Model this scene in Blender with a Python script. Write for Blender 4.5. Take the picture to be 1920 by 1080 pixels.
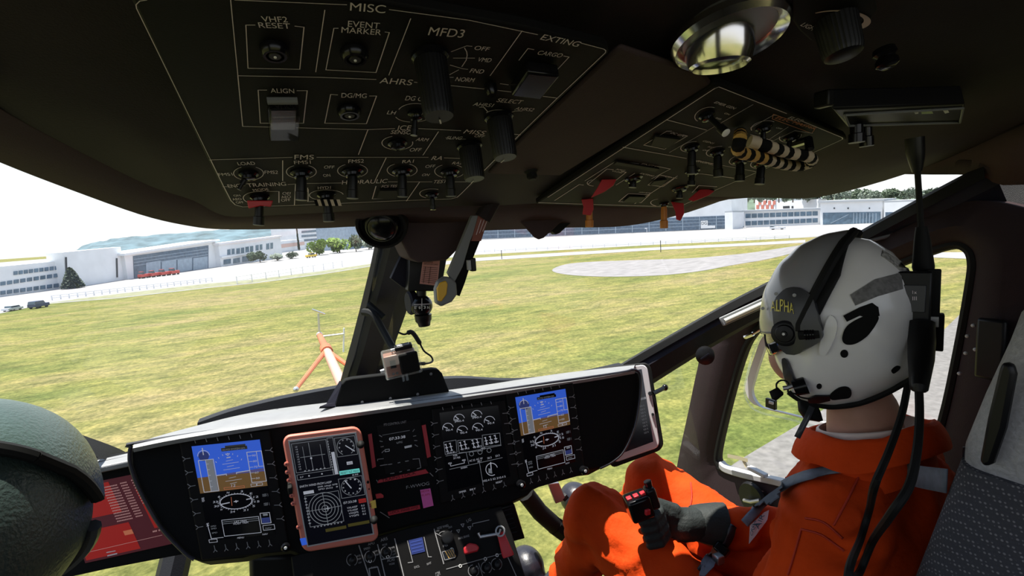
import bpy, bmesh, math, random
from mathutils import Vector, Matrix, noise
from mathutils.bvhtree import BVHTree
random.seed(7)
for o in list(bpy.data.objects): bpy.data.objects.remove(o)
scene = bpy.context.scene
COL = scene.collection
V = Vector
# ------------------------------------------------------------------ camera
F = 960.0                                   # focal length in pixels of a 1920x1080 frame
UPC = V((-0.065, 1.0, 0.1271)).normalized() # world up seen from the camera (rolled, looking a little down)
def _rc(px, py): return V(((px-960)/F, -(py-540)/F, -1.0))
FWC = _rc(550, 418-0.065*(550-960)); FWC = (FWC-UPC*FWC.dot(UPC)).normalized()
RTC = FWC.cross(UPC)
RW = Matrix((RTC, FWC, UPC))                # camera space -> aircraft space (x right, y forward, z up)
cam_d = bpy.data.cameras.new('camera'); cam_d.sensor_width = 36; cam_d.lens = 18
cam_d.clip_start = 0.01; cam_d.clip_end = 6000
cam = bpy.data.objects.new('camera', cam_d); COL.objects.link(cam)
cam.matrix_world = RW.to_4x4()
scene.camera = cam
# ------------------------------------------------------------------ sky, sun, exposure
world = bpy.data.worlds.new('sky'); scene.world = world; world.use_nodes = True
wn = world.node_tree.nodes; wl = world.node_tree.links
bg = wn['Background']; tc = wn.new('ShaderNodeTexCoord'); sp = wn.new('ShaderNodeSeparateXYZ'); rp = wn.new('ShaderNodeValToRGB')
rp.color_ramp.elements[0].position = 0.0; rp.color_ramp.elements[0].color = (1.0, 1.0, 1.0, 1)
rp.color_ramp.elements[1].position = 0.7; rp.color_ramp.elements[1].color = (0.42, 0.62, 0.95, 1)
wl.new(tc.outputs['Generated'], sp.inputs[0]); wl.new(sp.outputs['Z'], rp.inputs[0]); wl.new(rp.outputs[0], bg.inputs[0])
bg.inputs[1].default_value = 1.0
SUN_AZ, SUN_EL = math.radians(-38), math.radians(76)
sun_d = bpy.data.lights.new('sun', 'SUN'); sun_d.energy = 10.0; sun_d.angle = math.radians(0.6); sun_d.color = (1.0, 0.95, 0.86)
sun = bpy.data.objects.new('sun', sun_d); COL.objects.link(sun)
SUNV = V((math.sin(SUN_AZ)*math.cos(SUN_EL), math.cos(SUN_AZ)*math.cos(SUN_EL), math.sin(SUN_EL)))
sun.rotation_euler = SUNV.to_track_quat('Z', 'Y').to_euler()
vs = scene.view_settings; vs.view_transform = 'Standard'; vs.look = 'None'; vs.gamma = 1.0; vs.exposure = 0.25
try: vs.use_curve_mapping = False
except Exception: pass
# ------------------------------------------------------------------ geometry of the photograph
def ray(px, py): return RW @ _rc(px, py)
def aty(px, py, y): r = ray(px, py); return r*(y/r.y)
def atx(px, py, x): r = ray(px, py); return r*(x/r.x)
def atz(px, py, z): r = ray(px, py); return r*(z/r.z)
def atd(px, py, d): return ray(px, py).normalized()*d
def onp(px, py, p, n): r = ray(px, py); return r*(p.dot(n)/r.dot(n))
RWT = RW.transposed()
def proj(p):
    c = RWT @ p; return 960+F*c.x/-c.z, 540-F*c.y/-c.z
def pxsize(p, s): return s*F/-(RWT @ p).z    # metres -> pixels at p
def m_of(p, px): return px*-(RWT @ p).z/F    # pixels -> metres at p
# ------------------------------------------------------------------ materials
MATS = {}
def mat(name, col, rough=0.6, metal=0.0, var=0.0, scale=40.0, bump=0.0, bscale=None, emit=0.0, spec=0.5, coat=0.0, stretch=None):
    if name in MATS: return MATS[name]
    m = bpy.data.materials.new(name); m.use_nodes = True
    nt = m.node_tree; b = nt.nodes['Principled BSDF']
    b.inputs['Base Color'].default_value = (*col, 1); b.inputs['Roughness'].default_value = rough
    b.inputs['Metallic'].default_value = metal; b.inputs['Specular IOR Level'].default_value = spec
    b.inputs['Coat Weight'].default_value = coat
    m.diffuse_color = (*col, 1)
    if var or bump:
        t = nt.nodes.new('ShaderNodeTexCoord'); n = nt.nodes.new('ShaderNodeTexNoise')
        n.inputs['Scale'].default_value = scale; n.inputs['Detail'].default_value = 5
        src = t.outputs['Object']
        if stretch:
            mp = nt.nodes.new('ShaderNodeMapping'); mp.inputs['Scale'].default_value = stretch
            nt.links.new(src, mp.inputs[0]); src = mp.outputs[0]
        nt.links.new(src, n.inputs['Vector'])
        if var:
            r = nt.nodes.new('ShaderNodeValToRGB')
            r.color_ramp.elements[0].position = 0.3; r.color_ramp.elements[1].position = 0.7
            r.color_ramp.elements[0].color = (*[max(0, c*(1-var)) for c in col], 1)
            r.color_ramp.elements[1].color = (*[min(1, c*(1+var)) for c in col], 1)
            nt.links.new(n.outputs['Fac'], r.inputs[0]); nt.links.new(r.outputs[0], b.inputs['Base Color'])
        if bump:
            n2 = n
            if bscale:
                n2 = nt.nodes.new('ShaderNodeTexNoise'); n2.inputs['Scale'].default_value = bscale; n2.inputs['Detail'].default_value = 4
                nt.links.new(src, n2.inputs['Vector'])
            bp = nt.nodes.new('ShaderNodeBump'); bp.inputs['Strength'].default_value = bump; bp.inputs['Distance'].default_value = 0.01
            nt.links.new(n2.outputs['Fac'], bp.inputs['Height']); nt.links.new(bp.outputs[0], b.inputs['Normal'])
    if emit:
        b.inputs['Emission Color'].default_value = (*col, 1); b.inputs['Emission Strength'].default_value = emit
    MATS[name] = m; return m
def glassmat(name, tint=(0.97, 0.98, 0.98), refl=0.04, haze=0.0):
    m = bpy.data.materials.new(name); m.use_nodes = True; nt = m.node_tree; nt.nodes.clear()
    out = nt.nodes.new('ShaderNodeOutputMaterial'); tr = nt.nodes.new('ShaderNodeBsdfTransparent'); gl = nt.nodes.new('ShaderNodeBsdfGlossy')
    tr.inputs[0].default_value = (*tint, 1); gl.inputs['Roughness'].default_value = 0.02
    mx = nt.nodes.new('ShaderNodeMixShader'); mx.inputs[0].default_value = refl
    nt.links.new(tr.outputs[0], mx.inputs[1]); nt.links.new(gl.outputs[0], mx.inputs[2])
    last = mx
    if haze:
        df = nt.nodes.new('ShaderNodeBsdfTranslucent'); df.inputs[0].default_value = (0.9, 0.93, 0.9, 1)
        m2 = nt.nodes.new('ShaderNodeMixShader'); m2.inputs[0].default_value = haze
        nt.links.new(mx.outputs[0], m2.inputs[1]); nt.links.new(df.outputs[0], m2.inputs[2]); last = m2
    nt.links.new(last.outputs[0], out.inputs[0]); MATS[name] = m; return m
# ------------------------------------------------------------------ mesh helpers
WL = {}                                     # object -> world origin
class MB:
    def __init__(s): s.v = []; s.f = []; s.m = []; s.mats = []
    def _mi(s, m):
        if m is None: return 0
        if m not in s.mats: s.mats.append(m)
        return s.mats.index(m)
    def add(s, vs, fs, m=None):
        b = len(s.v); s.v += [V(p) for p in vs]; k = s._mi(m)
        for f in fs: s.f.append([i+b for i in f]); s.m.append(k)
        return s
    def box(s, c, size, X=V((1,0,0)), Y=V((0,1,0)), Z=V((0,0,1)), m=None):
        c = V(c); a = [X*(size[0]/2), Y*(size[1]/2), Z*(size[2]/2)]
        vs = [c+a[0]*i+a[1]*j+a[2]*k for k in (-1,1) for j in (-1,1) for i in (-1,1)]
        return s.add(vs, [(0,2,3,1),(4,5,7,6),(0,1,5,4),(2,6,7,3),(0,4,6,2),(1,3,7,5)], m)
    def prism(s, pts, d, m=None):
        pts = [V(p) for p in pts]; n = len(pts); d = V(d)
        return s.add(pts+[p+d for p in pts], [list(range(n))[::-1], list(range(n, 2*n))]+[(i, (i+1)%n, n+(i+1)%n, n+i) for i in range(n)], m)
    def loft(s, rows, m=None, closed=False, caps=False):
        n = len(rows[0]); vs = [p for r in rows for p in r]; fs = []
        for j in range(len(rows)-1):
            for i in range(n if closed else n-1):
                i2 = (i+1) % n; fs.append((j*n+i, j*n+i2, (j+1)*n+i2, (j+1)*n+i))
        if caps and closed: fs += [list(range(n))[::-1], [(len(rows)-1)*n+i for i in range(n)]]
        return s.add(vs, fs, m)
    def tube(s, pts, r, n=8, m=None, caps=True):
        pts = [V(p) for p in pts]; rs = r if isinstance(r, (list, tuple)) else [r]*len(pts); rows = []; u = None
        for i, p in enumerate(pts):
            t = (pts[min(i+1, len(pts)-1)]-pts[max(i-1, 0)]).normalized()
            if u is None: u = t.orthogonal().normalized()
            u = (u-t*u.dot(t)).normalized(); w = t.cross(u)
            rows.append([p+(u*math.cos(a)+w*math.sin(a))*rs[i] for a in [2*math.pi*k/n for k in range(n)]])
        return s.loft(rows, m, True, caps)
    def lathe(s, c, ax, prof, n=20, m=None):          # prof: (radius, height along ax)
        c = V(c); ax = V(ax).normalized(); u = ax.orthogonal().normalized(); w = ax.cross(u)
        rows = [[c+ax*h+(u*math.cos(a)+w*math.sin(a))*max(r, 1e-5) for a in [2*math.pi*k/n for k in range(n)]] for r, h in prof]
        return s.loft(rows, m, True, True)
    def ball(s, c, r, n=12, m=None, X=V((1,0,0)), Y=V((0,1,0)), Z=V((0,0,1))):
        c = V(c); r = r if isinstance(r, (list, tuple)) else (r, r, r); rows = []
        for j in range(n+1):
            t = math.pi*j/n; st = max(math.sin(t), 1e-4)
            rows.append([c+X*(r[0]*st*math.cos(a))+Y*(r[1]*st*math.sin(a))-Z*(r[2]*math.cos(t)) for a in [2*math.pi*k/(2*n) for k in range(2*n)]])
        return s.loft(rows, m, True, True)
def link(o, parent=None, org=None):
    COL.objects.link(o); base = WL[parent] if parent else V((0,0,0))
    org = org if org is not None else base
    if parent: o.parent = parent
    o.location = org-base; WL[o] = V(org); return o
def build(name, mb, material, parent=None, org=None, smooth=40, bevel=0, sub=0, solid=0):
    me = bpy.data.meshes.new(name); org = V(org) if org is not None else (WL[parent] if parent else V((0,0,0)))
    me.from_pydata([p-org for p in mb.v], [], mb.f)
    ms = mb.mats if mb.mats else [material]
    if mb.mats and None not in mb.mats and material and False: pass
    for q in ms: me.materials.append(q)
    for p, k in zip(me.polygons, mb.m): p.material_index = k
    bm = bmesh.new(); bm.from_mesh(me); bmesh.ops.recalc_face_normals(bm, faces=bm.faces); bm.to_mesh(me); bm.free()
    if smooth:
        for p in me.polygons: p.use_smooth = True
        me.set_sharp_from_angle(angle=math.radians(smooth))
    o = bpy.data.objects.new(name, me); link(o, parent, org)
    if solid: q = o.modifiers.new('solid', 'SOLIDIFY'); q.thickness = solid; q.offset = 0
    if bevel: q = o.modifiers.new('bevel', 'BEVEL'); q.width = bevel; q.segments = 2; q.limit_method = 'ANGLE'; q.angle_limit = math.radians(35)
    if sub: q = o.modifiers.new('sub', 'SUBSURF'); q.levels = sub; q.render_levels = sub
    return o
def tag(o, label, cat, group=None):
    o['label'] = label; o['category'] = cat
    if group: o['group'] = group
    return o
def thing(name, label, cat, loc=(0,0,0), group=None):
    o = bpy.data.objects.new(name, None); o.empty_display_size = 0.02; link(o, None, V(loc)); return tag(o, label, cat, group)
def struct(o): o['kind'] = 'structure'; return o
def spline(pts, k=6, closed=False):                   # Catmull-Rom through points
    pts = [V(p) for p in pts]; n = len(pts); out = []
    for i in range(n if closed else n-1):
        g = (lambda q: pts[q % n]) if closed else (lambda q: pts[min(max(q, 0), n-1)])
        a, b, c, d = g(i-1), g(i), g(i+1), g(i+2)
        for j in range(k):
            t = j/k; out.append(0.5*((2*b)+(c-a)*t+(2*a-5*b+4*c-d)*t*t+(3*b-a-3*c+d)*t**3))
    if not closed: out.append(pts[-1])
    return out
def sp2(pts, k=6, closed=False): return [(p.x, p.y) for p in spline([V((*q, 0)) for q in pts], k, closed)]
_TX = {}
def glyphs(s):
    if s not in _TX:
        c = bpy.data.curves.new('t', 'FONT'); c.body = s; o = bpy.data.objects.new('t', c); COL.objects.link(o)
        bpy.context.view_layer.update()
        me = bpy.data.meshes.new_from_object(o.evaluated_get(bpy.context.evaluated_depsgraph_get()))
        vs = [v.co.copy() for v in me.vertices]; fs = [list(p.vertices) for p in me.polygons]
        bpy.data.objects.remove(o); bpy.data.curves.remove(c); bpy.data.meshes.remove(me)
        x0 = min(v.x for v in vs); x1 = max(v.x for v in vs); y0 = min(v.y for v in vs); y1 = max(v.y for v in vs)
        _TX[s] = ([((v.x-x0)/(x1-x0), (v.y-y0)/max(y1-y0, 1e-3)) for v in vs], fs)
    return _TX[s]
class Sheet:
    """Flat print on a plane: lines, patches and lettering laid on the plane through p with normal n (towards the viewer)."""
    def __init__(s, p, n, up, lift=0.0006): s.p = V(p); s.n = V(n).normalized(); s.up = (V(up)-s.n*V(up).dot(s.n)).normalized(); s.mb = {}; s.lift = lift
    def at(s, x, y, k=1.0): return onp(x, y, s.p+s.n*(s.lift*k), s.n)
    def _b(s, m): return s.mb.setdefault(m, MB())
    def line(s, pts, m, w=1.6, closed=False, k=1.0):   # w in pixels
        P = [s.at(*q, k) for q in pts]
        if closed: P.append(P[0])
        b = s._b(m)
        for a, c in zip(P, P[1:]):
            d = c-a
            if d.length < 1e-6: continue
            h = m_of(a, w)/2; u = d.normalized(); t = s.n.cross(u)*h; e = u*h*0.6
            b.add([a-t-e, c-t+e, c+t+e, a+t-e], [(0,1,2,3)])
    def poly(s, pts, m, k=1.0): s._b(m).add([s.at(*q, k) for q in pts], [list(range(len(pts)))])
    def arc(s, cx, cy, rx, ry, a0, a1, m, w=1.6, n=20, k=1.0, rot=0.0):
        pts = []
        for i in range(n+1):
            a = math.radians(a0+(a1-a0)*i/n); x, y = rx*math.cos(a), ry*math.sin(a)
            pts.append((cx+x*math.cos(rot)-y*math.sin(rot), cy+x*math.sin(rot)+y*math.cos(rot)))
        s.line(pts, m, w, k=k)
    def disc(s, cx, cy, rx, ry, m, n=16, k=1.0): s.poly([(cx+rx*math.cos(2*math.pi*i/n), cy+ry*math.sin(2*math.pi*i/n)) for i in range(n)], m, k)
    def text(s, st, x0, y0, x1, y1, h, m, k=1.0):
        a, c = s.at(x0, y0, k), s.at(x1, y1, k); u = c-a; up = (s.up-u.normalized()*s.up.dot(u.normalized())).normalized()
        q = proj(a+up*0.001); q0 = proj(a); hh = 0.001*h/max(math.hypot(q[0]-q0[0], q[1]-q0[1]), 1e-4)
        g, fs = glyphs(st); s._b(m).add([a+u*x+up*(hh*y) for x, y in g], fs)
    def flush(s, parent, names=None, default='printed_marking'):
        out = []
        for m, b in s.mb.items():
            if b.v: out.append(build((names or {}).get(m, default), b, MATS[m], parent, smooth=0)); out[-1]['kind'] = 'stuff'
        s.mb = {}; return out
# ================================================================== OUTSIDE
GZ = -12.0                                  # the aircraft hovers: the field lies 12 m below the camera
def G(px, py): return atz(px, py, GZ)
# --- grass
def grass_mat():
    m = bpy.data.materials.new('grass'); m.use_nodes = True; nt = m.node_tree; b = nt.nodes['Principled BSDF']; N = nt.nodes.new; L = nt.links.new
    b.inputs['Roughness'].default_value = 0.95; b.inputs['Specular IOR Level'].default_value = 0.1
    t = N('ShaderNodeTexCoord')
    def nz(scale, detail=5, st=None):
        n = N('ShaderNodeTexNoise'); n.inputs['Scale'].default_value = scale; n.inputs['Detail'].default_value = detail; n.inputs['Roughness'].default_value = 0.65
        mp = N('ShaderNodeMapping'); mp.inputs['Scale'].default_value = st or (1,1,1); mp.inputs['Rotation'].default_value = (0,0,-0.5)
        L(t.outputs['Object'], mp.inputs[0]); L(mp.outputs[0], n.inputs['Vector']); return n.outputs['Fac']
    def ramp(src, stops):
        r = N('ShaderNodeValToRGB'); e = r.color_ramp.elements
        while len(e) < len(stops): e.new(0.5)
        for q, (p, c) in zip(e, stops): q.position = p; q.color = (*c, 1)
        L(src, r.inputs[0]); return r.outputs[0]
    big = ramp(nz(0.045, 4, (0.6,1.6,1)), [(0.32, (0.082,0.102,0.028)), (0.5, (0.150,0.143,0.048)), (0.66, (0.190,0.155,0.078))])
    mid = ramp(nz(0.35, 6, (1,2.2,1)), [(0.3, (0.42,0.5,0.4)), (0.5, (0.95,0.97,0.9)), (0.72, (1.5,1.4,1.3))])
    fine = ramp(nz(3.2, 6), [(0.3, (0.45,0.5,0.4)), (0.5, (1,1,0.95)), (0.72, (1.75,1.65,1.6))])
    def mul(a, c, f=1.0):
        x = N('ShaderNodeMix'); x.data_type = 'RGBA'; x.blend_type = 'MULTIPLY'; x.inputs[0].default_value = f
        L(a, x.inputs[6]); L(c, x.inputs[7]); return x.outputs[2]
    c = mul(mul(big, mid, 0.85), fine, 0.8); L(c, b.inputs['Base Color'])
    bp = N('ShaderNodeBump'); bp.inputs['Strength'].default_value = 0.5; bp.inputs['Distance'].default_value = 0.2
    L(nz(4.0, 5), bp.inputs['Height']); L(bp.outputs[0], b.inputs['Normal']); MATS['grass'] = m; return m
grass_mat()
def flat(name, px, z, m, n=1):
    pts = [V((p.x, p.y, GZ+z)) for p in px]; return struct(build(name, MB().add(pts, [list(range(len(pts)))]), m, smooth=0))
MB_ = MB()
g = MB(); R = 2500
g.add([(-R,-R,GZ),(R,-R,GZ),(R,R,GZ),(-R,R,GZ)], [(0,1,2,3)])
struct(build('ground', g, MATS['grass'], smooth=0))
mat('concrete_apron', (0.24,0.232,0.238), 0.9, var=0.12, scale=0.15)
mat('asphalt', (0.135,0.126,0.122), 0.95, var=0.22, scale=2.5)
mat('old_concrete', (0.19,0.178,0.182), 0.95, var=0.25, scale=0.35, stretch=(1,3,1))
mat('dry_verge', (0.17,0.17,0.1), 0.95, var=0.3, scale=0.6)
edge = [(-900,712),(-250,622),(0,588),(87,570),(225,559),(390,540),(480,531),(600,515),(700,499),(890,478),(1000,472),(1230,459),(1400,451),(1500,446),(1640,438),(1800,431)]
near = [G(*q) for q in edge]
far = [V((p.x*9, p.y*9, GZ)) for p in near][::-1]
flat('apron', near+far, 0.03, MATS['concrete_apron'])
flat('service_road', [G(*q) for q in [(700,512),(890,490),(1000,483),(1230,469),(1400,461),(1510,455),(1510,450),(1400,456),(1230,464),(1000,477),(890,484),(700,505)]], 0.045, MATS['concrete_apron'])
flat('verge', [G(*q) for q in [(87,569),(225,558),(390,539),(480,530),(600,514),(700,498),(700,494),(600,509),(480,524),(390,532),(225,551),(150,560)]], 0.05, MATS['dry_verge'])
pad = sp2([(1035,507),(1060,496),(1110,491),(1190,488),(1300,484),(1400,475),(1480,463),(1560,452),(1570,461),(1500,472),(1440,486),(1370,498),(1310,509),(1230,517),(1130,519),(1062,515)], 4, True)
flat('taxiway_pad', [G(*q) for q in pad], 0.04, MATS['old_concrete'])
e1 = [(1290,930),(1390,862),(1440,832),(1510,790),(1600,735),(1740,648),(1800,590),(1860,545)]
flat('road', [G(*q) for q in e1]+[G(*q) for q in [(2000,560),(2000,760),(1900,1000),(1700,1060),(1480,1030)]], 0.05, MATS['asphalt'])
flat('cross_road', [G(*q) for q in [(1720,482),(1850,487),(1900,480),(1900,473),(1840,473),(1720,474)]], 0.05, MATS['concrete_apron'])
# --- ridge behind the airfield
mat('haze_tinted_scrub', (0.085,0.13,0.155), 1.0, var=0.45, scale=0.03)  # bluish aerial haze is mixed into the hill's base colour
mat('pine_ridge', (0.10,0.14,0.10), 1.0, var=0.5, scale=0.06)
def ridge(name, sky, dist, m, step=6, amp=4.0):
    s = sp2(sky, 10); top = []; seg = MB(); rows = []
    for k, frac in enumerate((0.0, 0.35, 0.7, 0.92, 1.0)):
        row = []
        for x, y in s:
            r = ray(x, y); r2 = r*(dist/math.hypot(r.x, r.y)); h = r2.z-GZ
            d = dist*(0.86+0.14*frac); u = V((r.x, r.y, 0)).normalized()
            row.append(u*d+V((0,0, GZ-3+(h+3)*frac + noise.noise(V((x*0.06, k*3.1, 0)))*amp*frac)))
        rows.append(row)
    rows.append([p+V((p.x, p.y, 0)).normalized()*dist*0.3+V((0,0,-30)) for p in rows[-1]])
    seg.loft(rows); return struct(build(name, seg, m))
ridge('hill', [(60,492),(130,474),(165,458),(230,446),(330,438),(470,426),(600,416),(720,408),(900,398)], 1500, MATS['haze_tinted_scrub'])
ridge('pine_hill', [(850,405),(1000,392),(1200,378),(1330,370),(1400,363),(1500,364),(1620,364),(1760,366),(1900,372)], 620, MATS['pine_ridge'], amp=2.0)
# --- buildings
mat('white_render', (0.74,0.75,0.77), 0.8, var=0.06, scale=0.2)
mat('pale_blue_metal', (0.30,0.37,0.45), 0.6, var=0.12, scale=0.6)
mat('steel_blue_door', (0.085,0.13,0.19), 0.45, var=0.25, scale=0.8)
mat('grey_glass', (0.10,0.16,0.22), 0.25, var=0.3, scale=0.5)
mat('pale_pink', (0.62,0.42,0.36), 0.8)
mat('roof_grey', (0.4,0.42,0.45), 0.8)
mat('dark_gap', (0.03,0.035,0.045), 0.8)
mat('brick_red', (0.5,0.16,0.12), 0.8)
def top_z(base, px, py):                      # height at which the vertical over base meets image row py
    r = ray(px, py); k = math.hypot(base.x, base.y)/math.hypot(r.x, r.y); return r.z*k
class Bldg:
    def __init__(s, name, label, x0, y0, x1, y1, topl, topr, depth, wall, roof=None, group=None, over=0.0, dist=None):
        s.A, s.B = G(x0, y0), G(x1, y1)
        if dist: s.A, s.B = [r*(dist/math.hypot(r.x, r.y)) for r in (ray(x0, y0), ray(x1, y1))]; s.A.z = s.B.z = min(s.A.z, s.B.z)-12; s.x0, s.x1 = x0, x1
        s.hl = top_z(s.A, x0, topl); s.hr = top_z(s.B, x1, topr)
        s.t = thing(name, label, 'building', (s.A+s.B)/2, group)
        d = (s.B-s.A); d.z = 0; s.u = d.normalized(); s.nrm = V((s.u.y, -s.u.x, 0))
        if s.nrm.dot(s.A) > 0: s.nrm = -s.nrm
        bk = -s.nrm*depth
        A2, B2 = V((*s.A.xy, s.hl)), V((*s.B.xy, s.hr))
        m = MB(); m.add([s.A, s.B, B2, A2, s.A+bk, s.B+bk, B2+bk, A2+bk], [(0,1,2,3),(4,7,6,5),(0,3,7,4),(1,5,6,2),(3,2,6,7)])
        build('wall', m, MATS[wall], s.t, smooth=0)
        if roof:
            r = MB(); o = s.nrm*over; e = s.u*over; th = V((0,0,1.1*(s.hl-GZ)/18+0.3))
            r.prism([A2+o-e, B2+o+e, B2+bk+e, A2+bk-e], th); build('roof', r, MATS[roof], s.t, smooth=0)
    def pt(s, px, py, out=0.0): # point on the facade plane
        p = onp(px, py, s.A+s.nrm*out, s.nrm); return p
    def quad(s, name, pts, m, out=0.25, thick=0.22, parent=None):
        P = [s.pt(*q, out) for q in pts]; b = MB(); b.prism(P, -s.nrm*thick); return build(name, b, MATS[m], parent or s.t, smooth=0)
    def row(s, name, x0, y0, x1, y1, n, h, m, fill=0.7, out=0.25):  # n openings between two pixels of the sill line, h pixels tall
        for i in range(n):
            a, c = (i+(1-fill)/2)/n, (i+1-(1-fill)/2)/n
            xa, xb = x0+(x1-x0)*a, x0+(x1-x0)*c; ya, yb = y0+(y1-y0)*a, y0+(y1-y0)*c
            s.quad(name, [(xa,ya),(xb,yb),(xb,yb-h),(xa,ya-h)], m, out)
b = Bldg('office_block', 'white three-storey office block at the far left beside the conifer', -70,566, 120,541, 512,493, 8, 'white_render', 'white_render')
for (y0, y1) in ((519,505),(536,519),(553,538)): b.row('window', 0 if y0 != 519 else 25, y0+(-3 if y0 == 519 else 0), 112, y1, 9, 7, 'grey_glass', 0.72)
b = Bldg('white_hall', 'long windowless white hall between the office block and the blue hangar', 128,541, 236,524, 478,467, 5, 'white_render', 'white_render')
for x, yt in ((124,482),(219,484)): b.quad('drainpipe', [(x,yt),(x+1.6,yt),(x+2.5,520 if x > 200 else 512),(x+1,520 if x > 200 else 512)], 'dark_gap', 0.4, 0.3)
b = Bldg('blue_door_hangar', 'white hangar with tall blue-grey doors left of the two-storey house', 240,524, 410,500, 479,452, 14, 'white_render', 'white_render', over=1.5)
b.quad('door_opening', [(250,480),(391,460),(391,505),(252,523)], 'steel_blue_door', 0.2, 0.15)
for i in range(4):
    xa = 274+i*29.5; xb = xa+27; b.quad('door_panel', [(xa,497+(-i)*3.9+22-0.5),(xb,515.5-(i+1)*3.1),(xb,491-(i+1)*2.6),(xa,493-i*2.9)], 'pale_blue_metal', 0.35, 0.12)
for i in range(3): b.quad('cladding_seam', [(251,486+i*6),(390,466+i*5.5),(390,467+i*5.5),(251,487+i*6)], 'pale_blue_metal', 0.3, 0.1)
b = Bldg('two_storey_house', 'white two-storey house with square windows behind the dark bushes', 415,500, 530,483, 459,444, 4, 'white_render', 'white_render', over=0.8)
for (xa, ya, xb, yb) in ((427,478,440,467),(444,476,458,465),(461,473,475,462),(480,470,492,459),(500,468,512,456)):
    w = b.quad('window', [(xa,ya),(xb,ya-2),(xb,yb-1),(xa,yb+1)], 'grey_glass', 0.25); b.quad('mullion', [((xa+xb)/2-.6,ya-1),((xa+xb)/2+.6,ya-1),((xa+xb)/2+.6,yb),((xa+xb)/2-.6,yb)], 'white_render', 0.4, 0.15, w)
for (xa, ya, xb, yb) in ((420,496,433,486),(438,494,450,484),(455,491,474,480)): b.quad('window', [(xa,ya),(xb,ya-2),(xb,yb-1),(xa,yb+1)], 'grey_glass', 0.25)
b.quad('balcony_ledge', [(416,484),(478,475),(478,472),(416,481)], 'white_render', 0.9, 0.8)
b = Bldg('pink_terrace_house', 'low house with a pale pink terrace wall between white house and green trees', 526,474, 572,468, 452,448, 12, 'white_render')
b.quad('terrace_wall', [(527,465),(571,459),(571,453),(527,458)], 'pale_pink', 0.3)
b = Bldg('stepped_block', 'white block with long horizontal ledges above the green trees', 562,468, 648,458, 424,414, 26, 'white_render', 'roof_grey')
for i in range(3): b.quad('window_band', [(566,437+i*8),(646,431+i*8),(646,427+i*8),(566,433+i*8)], 'grey_glass', 0.3)
b = Bldg('pale_shed', 'pale blue-white shed beside the windscreen post, behind dark trees', 650,468, 730,459, 424,416, 26, 'pale_blue_metal', 'white_render')
# right side
b = Bldg('long_blue_hangar', 'long hangar with dark blue-grey doors across the middle of the view', 850,452, 1372,429, 400,374, 50, 'white_render', 'white_render')
b.quad('door_band', [(855,450),(1366,428.5),(1366,404),(855,424)], 'steel_blue_door', 0.3, 0.2)
for i in range(16):
    x = 870+i*31.5; yb = 449.5-(x-855)*0.042; b.quad('door_rib', [(x,yb),(x+1.3,yb),(x+1.3,yb-24),(x,yb-24)], 'pale_blue_metal', 0.5, 0.25)
for i in range(3): b.quad('door_rail', [(857,443-i*6.5),(1365,421.5-i*6),(1365,420.7-i*6),(857,442.2-i*6.5)], 'pale_blue_metal', 0.45, 0.2)
sg = b.quad('hangar_sign', [(1314,428.5),(1341,427.5),(1341,423),(1327,423),(1327,413.5),(1314,414)], 'white_render', 1.0, 0.25)
P0s, nn = b.A+b.nrm*1.05, b.nrm
sh = Sheet(P0s, nn, V((0,0,1)), 0.02); sh.text('DG', 1315.5,421.5,1325.5,421, 5.5, 'dark_gap'); sh.flush(sg, default='sign_lettering')
b = Bldg('white_annex', 'small white annex between the long hangar and the glazed building', 1374,430, 1393,428, 398,398, 5, 'white_render', 'roof_grey')
b = Bldg('glazed_building', 'two-storey pale glazed building in front of the red and white block', 1395,427, 1535,421, 397,393, 8, 'white_render', 'roof_grey', over=1.0)
for (y0, y1) in ((409,404),(423,417)): b.row('window', 1397,y0,1534,y1, 12, 8, 'grey_glass', 0.85)
b = Bldg('red_white_block', 'small red and white chequered block above the glazed building', 1416,413, 1453,412, 375,373, 8, 'white_render')
for i in range(4):
    for j in range(2): b.quad('red_panel', [(1418+i*9+j*4,392-j*8),(1423+i*9+j*4,391.7-j*8),(1423+i*9+j*4,384-j*8),(1418+i*9+j*4,384.3-j*8)], 'brick_red', 0.3)
b = Bldg('plain_white_block', 'plain white block with two small dark windows behind the glazed building', 1456,413, 1534,411, 381,376, 8, 'white_render', 'white_render')
for xa in (1468,1484): b.quad('window', [(xa,391),(xa+(12 if xa == 1468 else 3),390.5),(xa+(12 if xa == 1468 else 3),386),(xa,386.5)], 'dark_gap', 0.3)
b = Bldg('open_hangar', 'white hangar with an open dark doorway right of the glazed building', 1538,422, 1653,418, 380,377, 20, 'white_render', 'roof_grey', over=1.0)
b.quad('doorway', [(1543,421.5),(1651,418),(1651,397),(1543,399)], 'grey_glass', 0.2, 0.15)
for i in range(8):
    x = 1600+i*6; b.quad('door_slat', [(x,419.5),(x+1.2,419.5),(x+1.2,399),(x,399)], 'pale_blue_metal', 0.4, 0.2)
b.quad('stair_rail', [(1556,419),(1558,419),(1592,402),(1590,402)], 'pale_blue_metal', 0.4, 0.2)
for x in (1563,1589,1629): b.quad('lamp', [(x,392),(x+2,392),(x+2,389),(x,389)], 'dark_gap', 0.4)
b = Bldg('end_hangar', 'white hangar with a blue doorway, last on the right behind the pillar', 1657,418.5, 1790,414, 380,375, 20, 'white_render', 'roof_grey')
b.quad('doorway', [(1660,418),(1780,414),(1780,396),(1660,398)], 'steel_blue_door', 0.2, 0.15)
b = Bldg('hilltop_house', 'pale flat-roofed house on the wooded hilltop', 1484,366, 1540,366, 351,350, 8, 'white_render', 'roof_grey', dist=560)
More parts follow.
